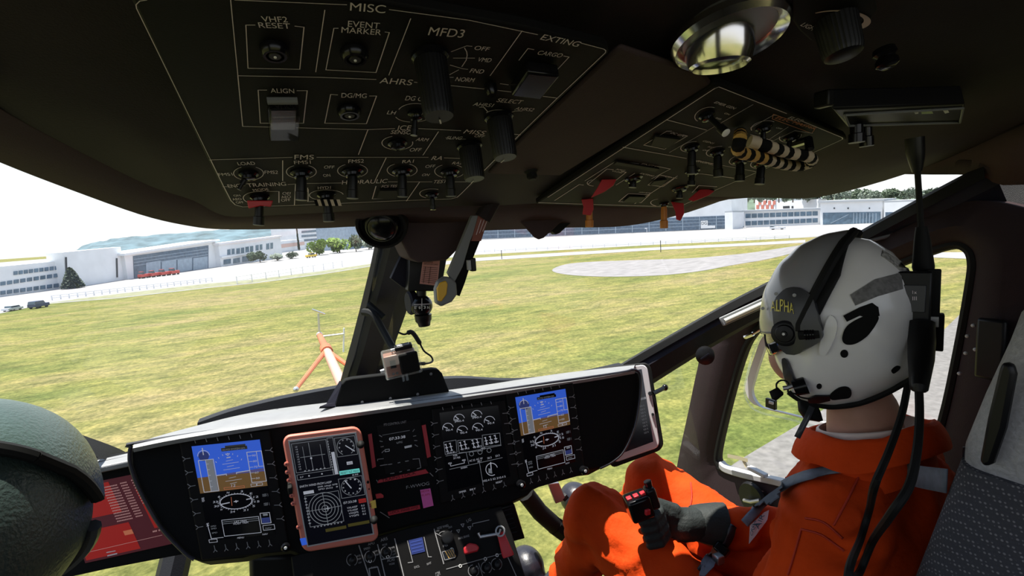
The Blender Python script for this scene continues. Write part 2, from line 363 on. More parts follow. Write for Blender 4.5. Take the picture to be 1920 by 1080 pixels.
# --- trees: leaf clumps on a trunk
mat('bark', (0.12,0.08,0.05), 0.9)
for nm, c in (('leaf_dark', (0.06,0.09,0.05)), ('leaf_bright', (0.17,0.26,0.03)), ('leaf_grey', (0.19,0.23,0.18)), ('leaf_conifer', (0.03,0.05,0.03))): mat(nm, c, 0.8, var=0.4, scale=0.9)
def crown_mesh(name, m, shape, n=900, seed=1):
    rnd = random.Random(seed); b = MB(); blobs = [(V((rnd.uniform(-.5,.5), rnd.uniform(-.5,.5), rnd.uniform(.35,.85))), rnd.uniform(.25,.42)) for _ in range(9)]
    for i in range(n):
        if shape == 'round':
            c, r = blobs[i % 9]; d = V((rnd.gauss(0,1), rnd.gauss(0,1), rnd.gauss(0,1))).normalized(); p = c+d*r*rnd.uniform(.75,1.05); s = .085
        else:
            h = rnd.random()**1.3; a = rnd.uniform(0, 6.283); r = (0.42 if shape == 'cone' else 0.16)*(1-h)**0.75*rnd.uniform(.7,1.08)+.02
            p = V((r*math.cos(a), r*math.sin(a), 0.08+h*0.92)); s = .07
        u = V((rnd.gauss(0,1), rnd.gauss(0,1), rnd.gauss(0,1))).normalized(); w = u.orthogonal().normalized()*s*rnd.uniform(.6,1.3); u = u*s*rnd.uniform(.6,1.3)
        b.add([p-u-w*.4, p+u-w*.4, p+u*.3+w, p-u*.6+w*.8], [(0,1,2,3)])
    me = bpy.data.meshes.new(name); me.from_pydata(b.v, [], b.f); me.materials.append(MATS[m]); return me
CROWN = {k: crown_mesh('foliage', k, s, n, i) for i, (k, s, n) in enumerate((('leaf_dark','round',1000),('leaf_bright','round',1000),('leaf_grey','round',1000)))}
CROWN['conifer'] = crown_mesh('foliage', 'leaf_conifer', 'cone', 900, 9); CROWN['cypress'] = crown_mesh('foliage', 'leaf_conifer', 'spire', 700, 10)
tk = MB(); tk.tube([(0,0,0),(0.01,0,.3),(0,0.01,.7)], [.05,.04,.02], 6); tk_me = bpy.data.meshes.new('trunk'); tk_me.from_pydata(tk.v, [], tk.f); tk_me.materials.append(MATS['bark'])
def tree(px, py, top, wpx, kind, label, name='tree', group=None, dist=None):
    p = G(px, py)
    if dist: r = ray(px, py); p = r*(dist/math.hypot(r.x, r.y))
    h = top_z(p, px, top)-p.z; w = m_of(p, wpx)
    t = thing(name, label, 'tree', p, group)
    for nm, me in (('foliage', CROWN[kind]), ('trunk', tk_me)):
        o = bpy.data.objects.new(nm, me); COL.objects.link(o); o.parent = t
        o.scale = (w*(0.62 if kind not in ('conifer','cypress') else 1.1), w*(0.62 if kind not in ('conifer','cypress') else 1.1), h*(0.86 if nm == 'foliage' and kind not in ('conifer', 'cypress') else 1)); o.rotation_euler.z = random.uniform(0, 6)
    return t
tree(137,541,502,34,'conifer','dark green conifer at the corner of the far-left office block','conifer')
tree(561,470,424,9,'cypress','slim dark cypress standing in front of the stepped white block','cypress')
tree(594,479,448,40,'leaf_bright','bright green round tree, left one in front of the stepped white block')
tree(637,474,444,46,'leaf_bright','bright green round tree, right one in front of the stepped white block')
tree(668,472,440,30,'leaf_dark','dark green tree between the bright green trees and the windscreen post')
tree(692,468,446,34,'leaf_grey','grey-green tree touching the left edge of the windscreen post')
for (x, y, t_, w, lab) in ((488,492,471,34,'large rounded dark bush in front of the two-storey white house'),(520,489,474,30,'grey bush right of the large rounded dark bush'),(548,485,471,28,'grey bush below the pink terrace wall')):
    tree(x, y, t_, w, 'leaf_dark' if x == 488 else 'leaf_grey', lab, 'bush')
ORD = 'first second third fourth fifth sixth seventh eighth ninth tenth eleventh twelfth thirteenth fourteenth fifteenth sixteenth seventeenth'.split()
for i in range(17):
    x = 1392+i*24+random.uniform(-4,4)
    tree(x, 381-(0.3*i), 353+random.uniform(-3,5), 34, 'leaf_grey' if i % 3 else 'leaf_dark', ORD[i]+' tree from the left in the hilltop wood above the right-hand hangars', 'woodland_tree', 'trees of the hilltop wood', dist=430+random.uniform(-20,60))
# --- vehicles
mat('car_silver', (0.62,0.64,0.68), 0.3, 0.3); mat('van_navy', (0.035,0.05,0.11), 0.35); mat('tyre', (0.02,0.02,0.02), 0.9); mat('car_glass', (0.05,0.07,0.09), 0.1)
mat('signal_red', (0.5,0.06,0.05), 0.5); mat('vehicle_yellow', (0.75,0.5,0.06), 0.5)
def vehicle(name, label, px0, py0, px1, py1, hpx, body, cab=(0.2,0.85), group=None, cat='car'):
    A, B = G(px0, py0), G(px1, py1); d = B-A; L_ = d.length; u = d.normalized(); n = V((-u.y, u.x, 0)); H = m_of(A, hpx); w = min(2.0, L_*0.5); z = V((0,0,1))
    t = thing(name, label, cat, (A+B)/2, group); c = (A+B)/2
    m = MB(); m.prism([A-n*w/2+z*H*.22, B-n*w/2+z*H*.22, B-n*w/2+z*H*.58, B-u*L_*.03-n*w/2+z*H*.62, A+u*L_*.02-n*w/2+z*H*.62], n*w); build('body', m, MATS[body], t, bevel=0.05)
    a0, a1 = cab; m = MB()
    m.prism([A+u*L_*a0-n*w*.46+z*H*.62, A+u*L_*a1-n*w*.46+z*H*.62, A+u*L_*(a1-.08)-n*w*.42+z*H*.97, A+u*L_*(a0+.08)-n*w*.42+z*H*.97], n*w*.9); build('cabin', m, MATS['car_glass'], t)
    m = MB(); m.prism([A+u*L_*(a0+.08)-n*w*.44+z*H*.95, A+u*L_*(a1-.08)-n*w*.44+z*H*.95, A+u*L_*(a1-.1)-n*w*.42+z*H, A+u*L_*(a0+.1)-n*w*.42+z*H], n*w*.88); build('roof', m, MATS[body], t)
    for k in (.2,.8):
        for sd in (-1, 1): m = MB(); m.lathe(A+u*L_*k+n*sd*w*.42+z*H*.22, n, [(H*.22,-.1),(H*.22,.1)], 10); build('wheel', m, MATS['tyre'], t)
vehicle('car', 'small silver car parked at the far left edge of the grass', 9,585, 38,580, 10, 'car_silver')
vehicle('van', 'dark navy van parked on the road at the far left', 59,580, 87,575, 14, 'van_navy', (0.02,0.75))
for i, lab in enumerate(('leftmost red ground vehicle at the blue hangar doors','second red ground vehicle from the left at the blue hangar doors','third red ground vehicle from the left at the blue hangar doors','rightmost red ground vehicle at the blue hangar doors')):
    vehicle('ground_vehicle', lab, 262+i*19,523-i*2.2, 277+i*19,521-i*2.2, 13, 'signal_red', (0.1,0.5), 'red vehicles at the hangar', 'vehicle')
vehicle('tractor', 'small yellow tractor in front of the bright green trees', 575,484, 592,482, 9, 'vehicle_yellow', (0.3,0.8), cat='vehicle')
vehicle('stair_truck', 'small white stair truck in front of the glazed building', 1444,431, 1472,430, 8, 'car_silver', (0.0,0.3), cat='vehicle')
# --- white fences and field markers
mat('white_paint', (0.75,0.75,0.77), 0.6)
def fence(label, a, bq, n, h, rails=2):
    A, B = G(*a), G(*bq); t = thing('railing', label, 'fence', A); u = (B-A); H = m_of(A, h)
    for i in range(n+1):
        p = A+u*(i/n); m = MB(); m.box(p+V((0,0,H/2)), (.22,.22,H)); build('post', m, MATS['white_paint'], t, smooth=0)
    for k in range(rails):
        z = V((0,0,H*(k+1)/rails*.93)); m = MB(); m.tube([A+z, B+z], .09, 4); build('rail', m, MATS['white_paint'], t, smooth=0)
fence('white railing along the grass edge in front of the blue hangar', (98,563), (398,528), 22, 9)
fence('taller white railing in front of the two-storey white house', (445,533), (642,500), 9, 15)
fence('low white railing beyond the grass in the middle of the view', (890,474), (1480,447), 26, 5)
def marker(label, x, y, h, m='dark_gap', w=.12, head=0):
    p = G(x, y); H = m_of(p, h); t = thing('field_post', label, 'post', p); b_ = MB(); b_.tube([p, p+V((0,0,H))], w, 6); build('pole', b_, MATS[m], t)
    if head: b_ = MB(); b_.box(p+V((-.6,0,H)), (1.6,.4,.5)); build('lamp_head', b_, MATS[m], t)
marker('thin dark post standing by the service road beyond the grass', 1239,473, 22)
marker('white lamp post on the apron before the long hangar', 1213,437, 9, 'white_paint', .15, 1)
marker('dark post by the service road near the windscreen post', 941,486, 17)
# --- nose boom
mat('boom_orange', (0.5,0.12,0.04), 0.45, var=0.15, scale=8); mat('boom_pale', (0.55,0.30,0.24), 0.4); mat('bare_metal', (0.6,0.6,0.6), 0.35, 0.8)
bb, bt = aty(648,735,2.3), aty(599,628,3.7)
t = thing('nose_boom', 'orange air data boom on braced struts ahead of the nose', 'probe', bb)
m = MB(); m.tube([bb, bb.lerp(bt,.62)], [m_of(bb,10.5), m_of(bb.lerp(bt,.62),8)], 14); build('boom_tube', m, MATS['boom_pale'], t)
c0 = bb.lerp(bt,.6); c1 = bb.lerp(bt,.68)
m = MB(); m.tube([c0, c1], m_of(c0,11), 14); build('collar', m, MATS['boom_orange'], t)
m = MB(); m.tube([c1, bt], [m_of(c1,7), m_of(bt,5)], 12); build('boom_tip', m, MATS['boom_orange'], t)
m = MB(); m.ball(bt, m_of(bt,6), 8); build('vane_hub', m, MATS['bare_metal'], t)
for foot, nm in ((aty(555,730,2.35), 1), (aty(672,700,2.6), 2)):
    m = MB(); m.tube([c0.lerp(c1,.5), foot], [m_of(c0,4.5), m_of(foot,4)], 8); o = build('strut', m, MATS['boom_orange'], t)
    m = MB(); m.ball(foot, m_of(foot,5.5), 6); build('strut_fitting', m, MATS['bare_metal'], o)
yb = bt.y
m = MB(); m.tube([bt, aty(597,588,yb)], m_of(bt,2), 6); o = build('mast', m, MATS['bare_metal'], t)
m = MB(); m.tube([aty(585,580,yb), aty(609,589,yb)], m_of(bt,1.8), 6); build('cross_vane', m, MATS['bare_metal'], o)
m = MB(); m.tube([aty(604,631,yb), aty(645,626,yb)], m_of(bt,2), 6); o = build('side_arm', m, MATS['bare_metal'], t)
m = MB(); m.tube([aty(645,615,yb), aty(644,660,yb)], m_of(bt,1.5), 6); build('flow_vane', m, MATS['white_paint'], o)
# ================================================================== COCKPIT SHELL
mat('liner_black', (0.021,0.015,0.018), 0.85, spec=.25, var=0.3, scale=6, bump=0.15, bscale=500)
mat('liner_brown', (0.055,0.036,0.037), 0.85, spec=.25, var=0.15, scale=5, bump=0.2, bscale=600)
mat('liner_grey', (0.075,0.075,0.08), 0.75, var=0.15, scale=5, bump=0.2, bscale=600)
mat('frame_black', (0.007,0.007,0.009), 0.55, spec=.3, var=0.2, scale=9, bump=0.1, bscale=400)
mat('frame_grey', (0.009,0.0085,0.016), 0.65, spec=.2, var=0.2, scale=12, bump=0.1, bscale=300)
mat('door_brown', (0.019,0.009,0.0115), 0.75, spec=.3, var=0.15, scale=8, bump=0.15, bscale=500)
mat('floor_dark', (0.01,0.01,0.01), 0.9)
mat('rubber', (0.006,0.006,0.006), 0.7, spec=.25)
mat('metal_chrome', (0.75,0.74,0.74), 0.18, 1.0); mat('metal_dull', (0.4,0.4,0.41), 0.4, 0.9)
mat('black_plastic', (0.006,0.006,0.007), 0.4, spec=.3); mat('black_gloss', (0.005,0.005,0.006), 0.2, spec=.3); mat('black_matte', (0.005,0.005,0.005), 0.85, spec=.2)
mat('grey_plastic', (0.16,0.165,0.17), 0.5); mat('light_grey', (0.42,0.42,0.43), 0.5); mat('screw', (0.22,0.22,0.23), 0.4, 0.8)
glassmat('windscreen_glass', (0.965,0.985,0.97), 0.035, 0.008); glassmat('guard_clear', (0.75,0.75,0.75), 0.04); glassmat('clear_plastic', (0.94,0.95,0.95), 0.06, 0.12)
OP = aty(650,390,.85); OD = ray(574,704).normalized(); ON = V((1,0,0)).cross(OD).normalized()   # overhead plane, ON points up
def opz(y): return OP.z-(ON.y/ON.z)*(y-OP.y)
def op(px, py, drop=0.0): return onp(px, py, OP-ON*drop, ON)   # drop: below the ceiling plane, towards the crew
rim_px = [(-260,180,0),(-120,245,0),(0,300,0),(130,351,0),(260,398,0),(340,418,0),(400,426,.96),(480,427,.97),(600,425,.97),(680,422,.97),(800,426,.97),(880,430,.98),(960,428,.98),(1060,425,.98),(1180,421,.98),(1290,396,.99),(1400,357,1.02),(1500,331,1.04),(1620,324,.92),(1750,326,.75),(1840,329,.634),(1930,345,.55)]
rim = [(op(x, y) if not d else aty(x, y, d)) for x, y, d in rim_px]
rim = [V((-.95,-.5,opz(-.5)-.12)), V((-.8,0,opz(0)-.05))]+rim+[V((1.40,.2,.05)), V((1.40,-.9,.05))]
rim = spline(rim, 4)
def inward(p, d, dz):
    c = V((.36, .0, 0)); u = (c-V((p.x, p.y, 0))); u.normalize(); u = (u+V((0,-.6,0))).normalized() if p.y > .5 else u
    q = p+u*d; return V((q.x, q.y, opz(q.y)+dz))
rowA = rim; rowB = [p.lerp(inward(p,.07,.004), .5)+V((0,0,.004)) for p in rim]; rowC = [inward(p,.10,.004) for p in rim]
m = MB(); m.loft([rowA, rowB, rowC]); m.loft([rowA, [p+V((0,.015,.035)) for p in rowA]])
struct(build('trim_1', m, MATS['liner_brown'], solid=0.006))
n_ = len(rim); rowE = [V((-.9+2.3*i/(n_-1), -1.05, 0)) for i in range(n_)]; rows = []
for k in range(9):
    f_ = k/8; r_ = [p.lerp(q, f_) for p, q in zip(rowC, rowE)]; rows.append([V((p.x, p.y, opz(p.y)+.004+.012*min(1, f_*4))) for p in r_])
m = MB(); m.loft(rows); struct(build('ceiling', m, MATS['liner_black'], solid=0.006))
m = MB(); m.prism([atx(x, y, 1.40) for x, y in ((1800,300),(2050,290),(2050,470),(1900,430),(1850,375))], V((.02,0,0))); struct(build('trim_7', m, MATS['liner_grey'], bevel=.004))
# floor, unseen low rear wall, side walls
m = MB(); m.box((.27,.1,-1.32), (2.3,2.3,.05)); struct(build('floor', m, MATS['floor_dark'], smooth=0))
m = MB(); m.box((.27,-1.05,-.80), (2.4,.05,1.04)); struct(build('unseen_low_wall_back', m, MATS['liner_black'], smooth=0))  # unseen; kept low so sky light from behind fills the cabin
m = MB(); m.box((-.86,-.2,-.88), (.05,1.7,.9)); m.box((-.86,-.75,.05), (.05,.6,1.0)); struct(build('wall_left', m, MATS['liner_black'], smooth=0))
m = MB(); m.box((1.43,-.32,-.63), (.05,1.5,1.4)); struct(build('wall_right', m, MATS['door_brown'], smooth=0))
# header pod above the centre post
m = MB(); pod = [(655,392),(700,408),(735,428),(750,447),(768,484),(785,492),(838,488),(860,466),(890,432),(915,402),(915,385),(655,385)]
m.prism([aty(x, y, .95) for x, y in pod], V((0,.10,0))); struct(build('trim_2', m, MATS['liner_brown'], bevel=.012))
# centre post of the windscreen
L_ = [(718,430),(703,500),(686,570),(668,640),(645,722)]; A_ = [(738,440),(722,505),(704,575),(684,650),(662,722)]; B_ = [(768,460),(757,515),(738,580),(716,650),(700,722)]; R_ = [(795,470),(780,530),(760,590),(742,640),(730,722)]
ys = [1.04,1.14,1.26,1.40,1.56]; rows = []
for i in range(5):
    y = ys[i]; l, a, b_, r = aty(*L_[i], y+.03), aty(*A_[i], y), aty(*B_[i], y-.005), aty(*R_[i], y+.03)
    rows.append([l, a, b_, r, r+V((0,.05,.01)), l+V((0,.05,.01))])
m = MB(); m.loft(rows, None, True, True); struct(build('windscreen_post', m, MATS['frame_grey'], smooth=20))
m = MB(); m.loft([[aty(x-9, y, q+.02), aty(x+3, y, q+.015), aty(x+3, y, q+.05), aty(x-9, y, q+.05)] for (x, y), q in zip(L_, ys)], None, True, True); struct(build('post_seal', m, MATS['rubber']))
# windscreen lower frame
def band(name, top, h, y, m_, th=.03, ylist=None):
    t_ = sp2(top, 4); ys_ = ylist or [y]*len(t_); rows = []
    for k, (x, yy) in enumerate(t_):
        q = ys_[0]+(ys_[-1]-ys_[0])*k/(len(t_)-1); a = aty(x, yy, q); b2 = aty(x, yy+h, q-.02); rows.append([a, b2, b2+V((0,th,0)), a+V((0,th,0))])
    mm = MB(); mm.loft(rows, None, True, True); return struct(build(name, mm, MATS[m_], smooth=30))
band('trim_3', [(370,793),(430,772),(500,754),(570,739),(640,726),(690,716)], 34, 1.42, 'frame_black', ylist=[1.30,1.52])
band('trim_4', [(700,716),(800,712),(870,709),(940,713),(1000,712),(1090,701),(1170,684)], 30, 1.45, 'frame_black', ylist=[1.52,1.34])
band('trim_5', [(-140,726),(30,790),(120,820),(215,853),(260,880)], 16, 1.1, 'frame_black', ylist=[.85,1.25])
m = MB(); m.tube([aty(-120,742,.87), V((-.84,.62,-.43)), V((-.86,.2,-.43))], .022, 8); struct(build('trim_8', m, MATS['frame_black']))
m = MB(); m.prism([aty(x, y, 1.16) for x, y in [(20,798),(70,812),(140,836),(212,862),(235,900),(100,905),(20,880)]], V((0,.02,0))); struct(build('trim_6', m, MATS['liner_grey'], bevel=.004))
# diagonal side post
U_ = [(1150,700),(1250,641),(1370,574),(1480,518),(1640,430),(1740,376),(1840,324)]; D_ = [(1190,742),(1300,672),(1420,603),(1550,538),(1700,482),(1790,442),(1885,400)]
yy = [1.38,1.30,1.18,1.05,.84,.72,.63]; rows = []
for (a, b_, q) in zip(U_, D_, yy):
    u, d = aty(*a, q), aty(*b_, q-.01); mid = u.lerp(d,.35)+V((-.02,-.025,.005)); mid2 = u.lerp(d,.8)+V((-.015,-.02,0)); o_ = V((.05,.03,0))
    rows.append([u, mid, mid2, d, d+o_, u+o_])
R2 = []
for c in range(6): R2.append(spline([r[c] for r in rows], 4))
m = MB(); m.loft([list(x) for x in zip(*R2)], None, True, True); struct(build('side_post', m, MATS['frame_grey'], smooth=25))
m = MB(); m.loft([[p[0]+V((-.006,-.006,.012)), p[0]+V((-.012,-.012,-.012)), p[0]+V((.02,.02,-.01)), p[0]+V((.02,.02,.012))] for p in zip(*R2)], None, True, True); struct(build('post_seal', m, MATS['rubber']))
# crew door with its window
DX = 1.36
inn = [(1412,628),(1445,592),(1560,541),(1700,488),(1780,460),(1812,465),(1824,490),(1819,540),(1797,660),(1768,790),(1728,905),(1690,965),(1600,945),(1470,908),(1362,882),(1347,870),(1345,845),(1368,745),(1393,662)]
out = [(1325,640),(1430,562),(1560,490),(1700,425),(1800,380),(1900,385),(1990,430),(1990,540),(1990,700),(1990,850),(1990,1000),(1900,1250),(1600,1320),(1400,1200),(1275,1050),(1262,940),(1270,870),(1292,765),(1308,690)]
I_ = [atx(x, y, DX) for x, y in inn]; O_ = [atx(x, y, DX) for x, y in out]
Is = spline(I_, 4, True); Os = spline(O_, 4, True); MI = [a.lerp(b_, .16)+V((-.018,0,0)) for a, b_ in zip(Is, Os)]; MO = [a.lerp(b_, .45)+V((-.03,0,0)) for a, b_ in zip(Is, Os)]
m = MB(); m.loft([[*r, r[0]] for r in ([p+V((.03,0,0)) for p in Is], Is, MI, MO, Os, [p+V((.05,0,0)) for p in Os])])
door = struct(build('door_1', m, MATS['door_brown'], smooth=50))
m = MB(); m.tube(Is+[Is[0]], .011, 8, caps=False); build('window_seal', m, MATS['rubber'], door)
sl = [p for p in spline([atx(x, y, DX-.012) for x, y in [(1347,866),(1358,876),(1400,888),(1470,903),(1600,940)]], 4)]
m = MB(); m.loft([[p, p+V((0,0,-.022)), p+V((.03,0,-.022)), p+V((.03,0,0))] for p in sl], None, True, True); build('window_sill', m, MATS['light_grey'], door, bevel=.003)
m = MB(); m.lathe(atx(1408,935,DX-.035), V((1,0,0)), [(.0,-.001),(.05,-.002),(.055,.01),(.04,.02)], 20); o = build('handle_recess', m, MATS['black_plastic'], door)
m = MB(); m.tube([atx(1395,938,DX-.05), atx(1408,941,DX-.055), atx(1425,938,DX-.05)], .006, 8); build('door_handle', m, MATS['metal_dull'], o)
for x, y in ((1826,610),(1815,630),(1830,655),(1812,662),(1800,700),(1850,615)):
    m = MB(); m.lathe(atx(x, y, DX-.035), V((-1,0,0)), [(.004,0),(.004,.004),(.002,.006)], 8); build('rivet', m, MATS['light_grey'], door)
m = MB(); m.box(atx(1858,655,DX-.045), (.015,.05,.13)); build('grab_handle', m, MATS['black_plastic'], door, bevel=.006)
# glass panes
def pane(name, top, bot, k=4, gm='windscreen_glass'):
    mm = MB(); rows = [top]
    for i in range(1, k): rows.append([a.lerp(b_, i/k) for a, b_ in zip(top, bot)])
    rows.append(bot); mm.loft(rows); o = struct(build(name, mm, MATS[gm])); return o
ups = V((0,.02,.02))
pane('window_1', [op(-260,180)+ups, op(0,300)+ups, op(260,398)+ups, aty(400,426,.98)+ups, aty(600,425,.99)+ups, aty(740,430,1.0)+ups], [aty(-300,700,.75), aty(30,790,1.07), aty(215,853,1.2), aty(400,785,1.36), aty(560,745,1.48), aty(655,725,1.56)])
pane('window_2', [aty(790,430,1.0)+ups, aty(960,428,1.0)+ups, aty(1180,421,1.0)+ups, aty(1400,357,1.04)+ups, aty(1620,324,.94)+ups, aty(1840,329,.65)+ups], [aty(700,722,1.56), aty(900,715,1.47), aty(1170,690,1.38), aty(1370,580,1.2), aty(1640,436,.86), aty(1838,330,.64)])
m = MB(); m.add([p+V((.02,0,0)) for p in Is], [list(range(len(Is)))]); struct(build('window_3', m, MATS['windscreen_glass'], smooth=0))
pane('window_4', [V((-.9,1.2,-.5)), V((-.5,1.52,-.52)), V((.2,1.62,-.55))], [V((-.9,1.05,-1.3)), V((-.5,1.35,-1.5)), V((.2,1.4,-1.6))])
pane('window_5', [V((.3,1.64,-.55)), V((.9,1.62,-.5)), V((1.33,1.5,-.55))], [V((.3,1.4,-1.6)), V((.9,1.4,-1.5)), V((1.33,1.36,-1.5))])
pane('window_6', [V((-.84,-.4,.3)), V((-.84,.6,.18))], [V((-.86,-.4,-.44)), V((-.86,.65,-.44))], 1)
# keel post between the chin windows, left chin post
m = MB(); m.tube([aty(350,960,1.5), aty(322,1080,1.42), aty(300,1180,1.36)], .035, 8); struct(build('chin_post', m, MATS['frame_black']))
m = MB(); m.box((.25,1.5,-1.12), (.12,.3,.9)); struct(build('keel_post', m, MATS['frame_black'], smooth=0))
# ================================================================== OVERHEAD CONSOLE
mat('panel_black', (0.0035,0.003,0.0033), 0.7, spec=.2, var=0.15, scale=30, bump=0.08, bscale=900)
mat('print_white', (0.9,0.88,0.86), 0.7); mat('print_grey', (0.80,0.72,0.74), 0.7); mat('bezel_print', (0.30,0.29,0.30), 0.7); mat('print_orange', (0.75,0.30,0.14), 0.7)
mat('guard_red', (0.55,0.02,0.03), 0.45); mat('lever_orange', (0.62,0.22,0.04), 0.5); mat('stripe_yellow', (0.62,0.36,0.09), 0.6); mat('stripe_cream', (0.62,0.5,0.36), 0.6)
mat('knob_pale', (0.55,0.42,0.38), 0.5); mat('lens_green', (0.10,0.13,0.05), 0.15)
DN = -ON
def toggle(parent, x, y, tx, ty, ring=10, w=9, tipw=11, back=0.0, lever='black_plastic', tip='grey_plastic', dropk=.012, short=False):
    p = op(x, y, dropk); t_ = aty(tx, ty, p.y-back); ax = (t_-p).normalized()
    r = m_of(p, ring); s_ = MB(); s_.lathe(p, DN, [(r,0),(r,.002),(r*.75,.004),(r*.7,.007),(r*.4,.008)], 16); sw = build('toggle_switch', s_, MATS['black_gloss'], parent)
    L = (t_-p).length; w0, w1 = m_of(p, w)/2, m_of(t_, tipw)/2
    lv = MB(); lv.tube([p+ax*.002, p+ax*L*.25, p+ax*L*.68, p+ax*L*.70, p+ax*L*.97], [w0*.7, w0, w0*1.05, w1, w1], 12); lo = build('lever', lv, MATS[lever], sw)
    e = MB(); e.lathe(p+ax*L*.97, ax, [(w1,0),(w1*.98,L*.02),(w1*.7,L*.035)], 12); build('lever_tip', e, MATS[tip], sw)
    return sw
def rotary(parent, x, y, rpx, length, ptr=0.0, dropk=.012, skirt=1.15, mark=True):
    p = op(x, y, dropk); r = m_of(p, rpx); b_ = MB(); b_.lathe(p, DN, [(r*skirt,0),(r*skirt,.003),(r*1.02,.005)], 28); kn = build('rotary_knob', b_, MATS['black_gloss'], parent)
    rows = []; u = DN.orthogonal().normalized(); w_ = DN.cross(u); n = 60; c = MB()
    for h, k in ((.004,1),(length*.93,.94),(length,.86)):
        rows.append([p+DN*h+(u*math.cos(2*math.pi*i/n)+w_*math.sin(2*math.pi*i/n))*r*k*(1-.035*(i % 2)) for i in range(n)])
    c.loft(rows, None, True, True); build('grip', c, MATS['black_plastic'], kn)
    if mark:
        d = (V((1,0,0))*math.sin(ptr)+OD*math.cos(ptr)); s_ = d.cross(DN)*r*.05; q = MB()
        a0, a1 = p+DN*(length+.0008)+d*r*.25, p+DN*(length+.0008)+d*r*.84; a2 = p+DN*(.006)+d*r*1.02
        q.add([a0-s_, a1-s_, a1+s_, a0+s_, p+DN*length*.93+d*r*.955-s_, p+DN*length*.93+d*r*.955+s_, a2+s_, a2-s_], [(0,1,2,3),(4,5,6,7)]); build('pointer_line', q, MATS['print_white'], kn, smooth=0)
    return kn
def pushbutton(parent, x, y, rpx, dropk=.012):
    p = op(x, y, dropk); r = m_of(p, rpx); b_ = MB(); b_.lathe(p, DN, [(r,0),(r,.004),(r*.8,.007),(r*.62,.007),(r*.6,.004)], 20); o = build('push_button', b_, MATS['black_gloss'], parent)
    b_ = MB(); b_.lathe(p, DN, [(r*.5,.003),(r*.5,.0055),(r*.4,.007)], 16); build('button_cap', b_, MATS['black_plastic'], o)
    b_ = MB(); b_.lathe(p, DN, [(r*.10,.0065),(r*.10,.0078)], 8); build('centre_dot', b_, MATS['print_white'], o)
def plate(name, label, outl, dropk, thick=.011):
    P = [op(x, y, dropk) for x, y in outl]; c = sum(P, V((0,0,0)))/len(P); t = thing(name, label, 'control panel', c)
    b_ = MB(); b_.prism(P, ON*thick); build('face_plate', b_, MATS['panel_black'], t, bevel=.0025); return t
# ---- left overhead panel
o1 = [(205,-80),(248,6),(390,302),(430,380),(452,392),(553,389),(759,380),(853,377),(868,366),(979,254),(1143,98),(1135,88),(985,52),(735,8),(430,-30),(420,-80)]
ov1 = plate('overhead_panel', 'large black overhead switch panel with MISC, AHRS and FMS lettering', o1, .012)
s = Sheet(OP-ON*.012, DN, -OD, .0007); PW = 'print_grey'
ln = lambda *p, w=1.7: s.line(list(p), PW, w)
ln((275,0),(262,2),(255,9),(256,16),(395,300),(419,349),(433,376),(441,384),(455,388),(553,385),(759,376),(845,373),(857,370),(866,362),(975,252),(1045,184),(1135,99),(1136,95),(1132,92),(1090,81))
ln((432,-4),(446,142),(455,237),(690,243)); ln((440,0),(650,9)); ln((730,18),(880,38),(1008,65)); ln((446,142),(600,145),(705,149)); ln((777,154),(784,155)); ln((840,160),(910,167)); ln((930,169),(963,173)); ln((998,178),(1045,184))
ln((609,19),(592,135)); ln((770,35),(729,141)); ln((979,58),(919,142)); ln((690,243),(740,241)); ln((785,241),(864,245)); ln((953,250),(976,253)); ln((690,243),(672,290)); ln((822,247),(793,291))
ln((478,47),(461,47),(465,128),(562,130),(570,51),(553,49)); ln((634,53),(626,53),(611,131),(705,136),(730,61),(722,60)); ln((500,169),(484,169),(488,231),(569,231),(576,170),(557,170)); ln((633,178),(620,177),(609,231),(687,232),(706,180),(693,180))
ln((1001,93),(990,91),(973,113)); ln((1057,105),(1067,107),(1024,153)); ln((1016,168),(1010,168)); ln((938,157),(953,159))
ln((846,97),(875,86),(885,87),w=1.4); ln((850,109),(890,109),w=1.4); ln((844,122),(868,129),(877,130),w=1.4); ln((843,140),(860,131),w=1.4); ln((843,145),(850,145),w=1.4); ln((871,90),(875,97),(876,104),(874,113),(866,125))
s.arc(779,211,33,17,200,335,PW); s.arc(774,216,33,13,100,165,PW); s.arc(774,216,33,13,35,72,PW); s.arc(745,268,29,13,-10,250,PW)
ln((899,201),(907,201),(915,210)); ln((955,212),(966,208),(979,208)); s.arc(936,214,25,8,200,330,PW)
ln((393,300),(548,295)); ln((594,295),(803,295)); ln((833,296),(862,297)); ln((530,301),(530,339)); ln((724,296),(704,337)); ln((418,350),(427,350)); ln((540,346),(554,345),(552,385)); ln((575,344),(640,343)); ln((728,341),(810,341)); ln((840,341),(888,341)); ln((787,341),(762,377))
for cx, cy in ((466,325),(565,322),(661,320),(754,319),(843,321)): s.arc(cx,cy,28,13,-60,60,PW); s.arc(cx,cy,28,13,120,240,PW)
ln((577,352),(577,378),(600,377)); ln((705,349),(698,373),(742,372)); s.arc(810,363,23,9,120,300,PW); ln((578,355),(578,377)); ln((500,359),(523,359),(523,380)); s.arc(487,371,31,12,100,280,PW); s.arc(612,366,32,10,120,350,PW); ln((836,258),(846,260),w=1.2); ln((855,260),(873,261),w=1.2)
tx = lambda st, x0, y0, x1, y1, h: s.text(st, x0, y0, x1, y1, h, PW)
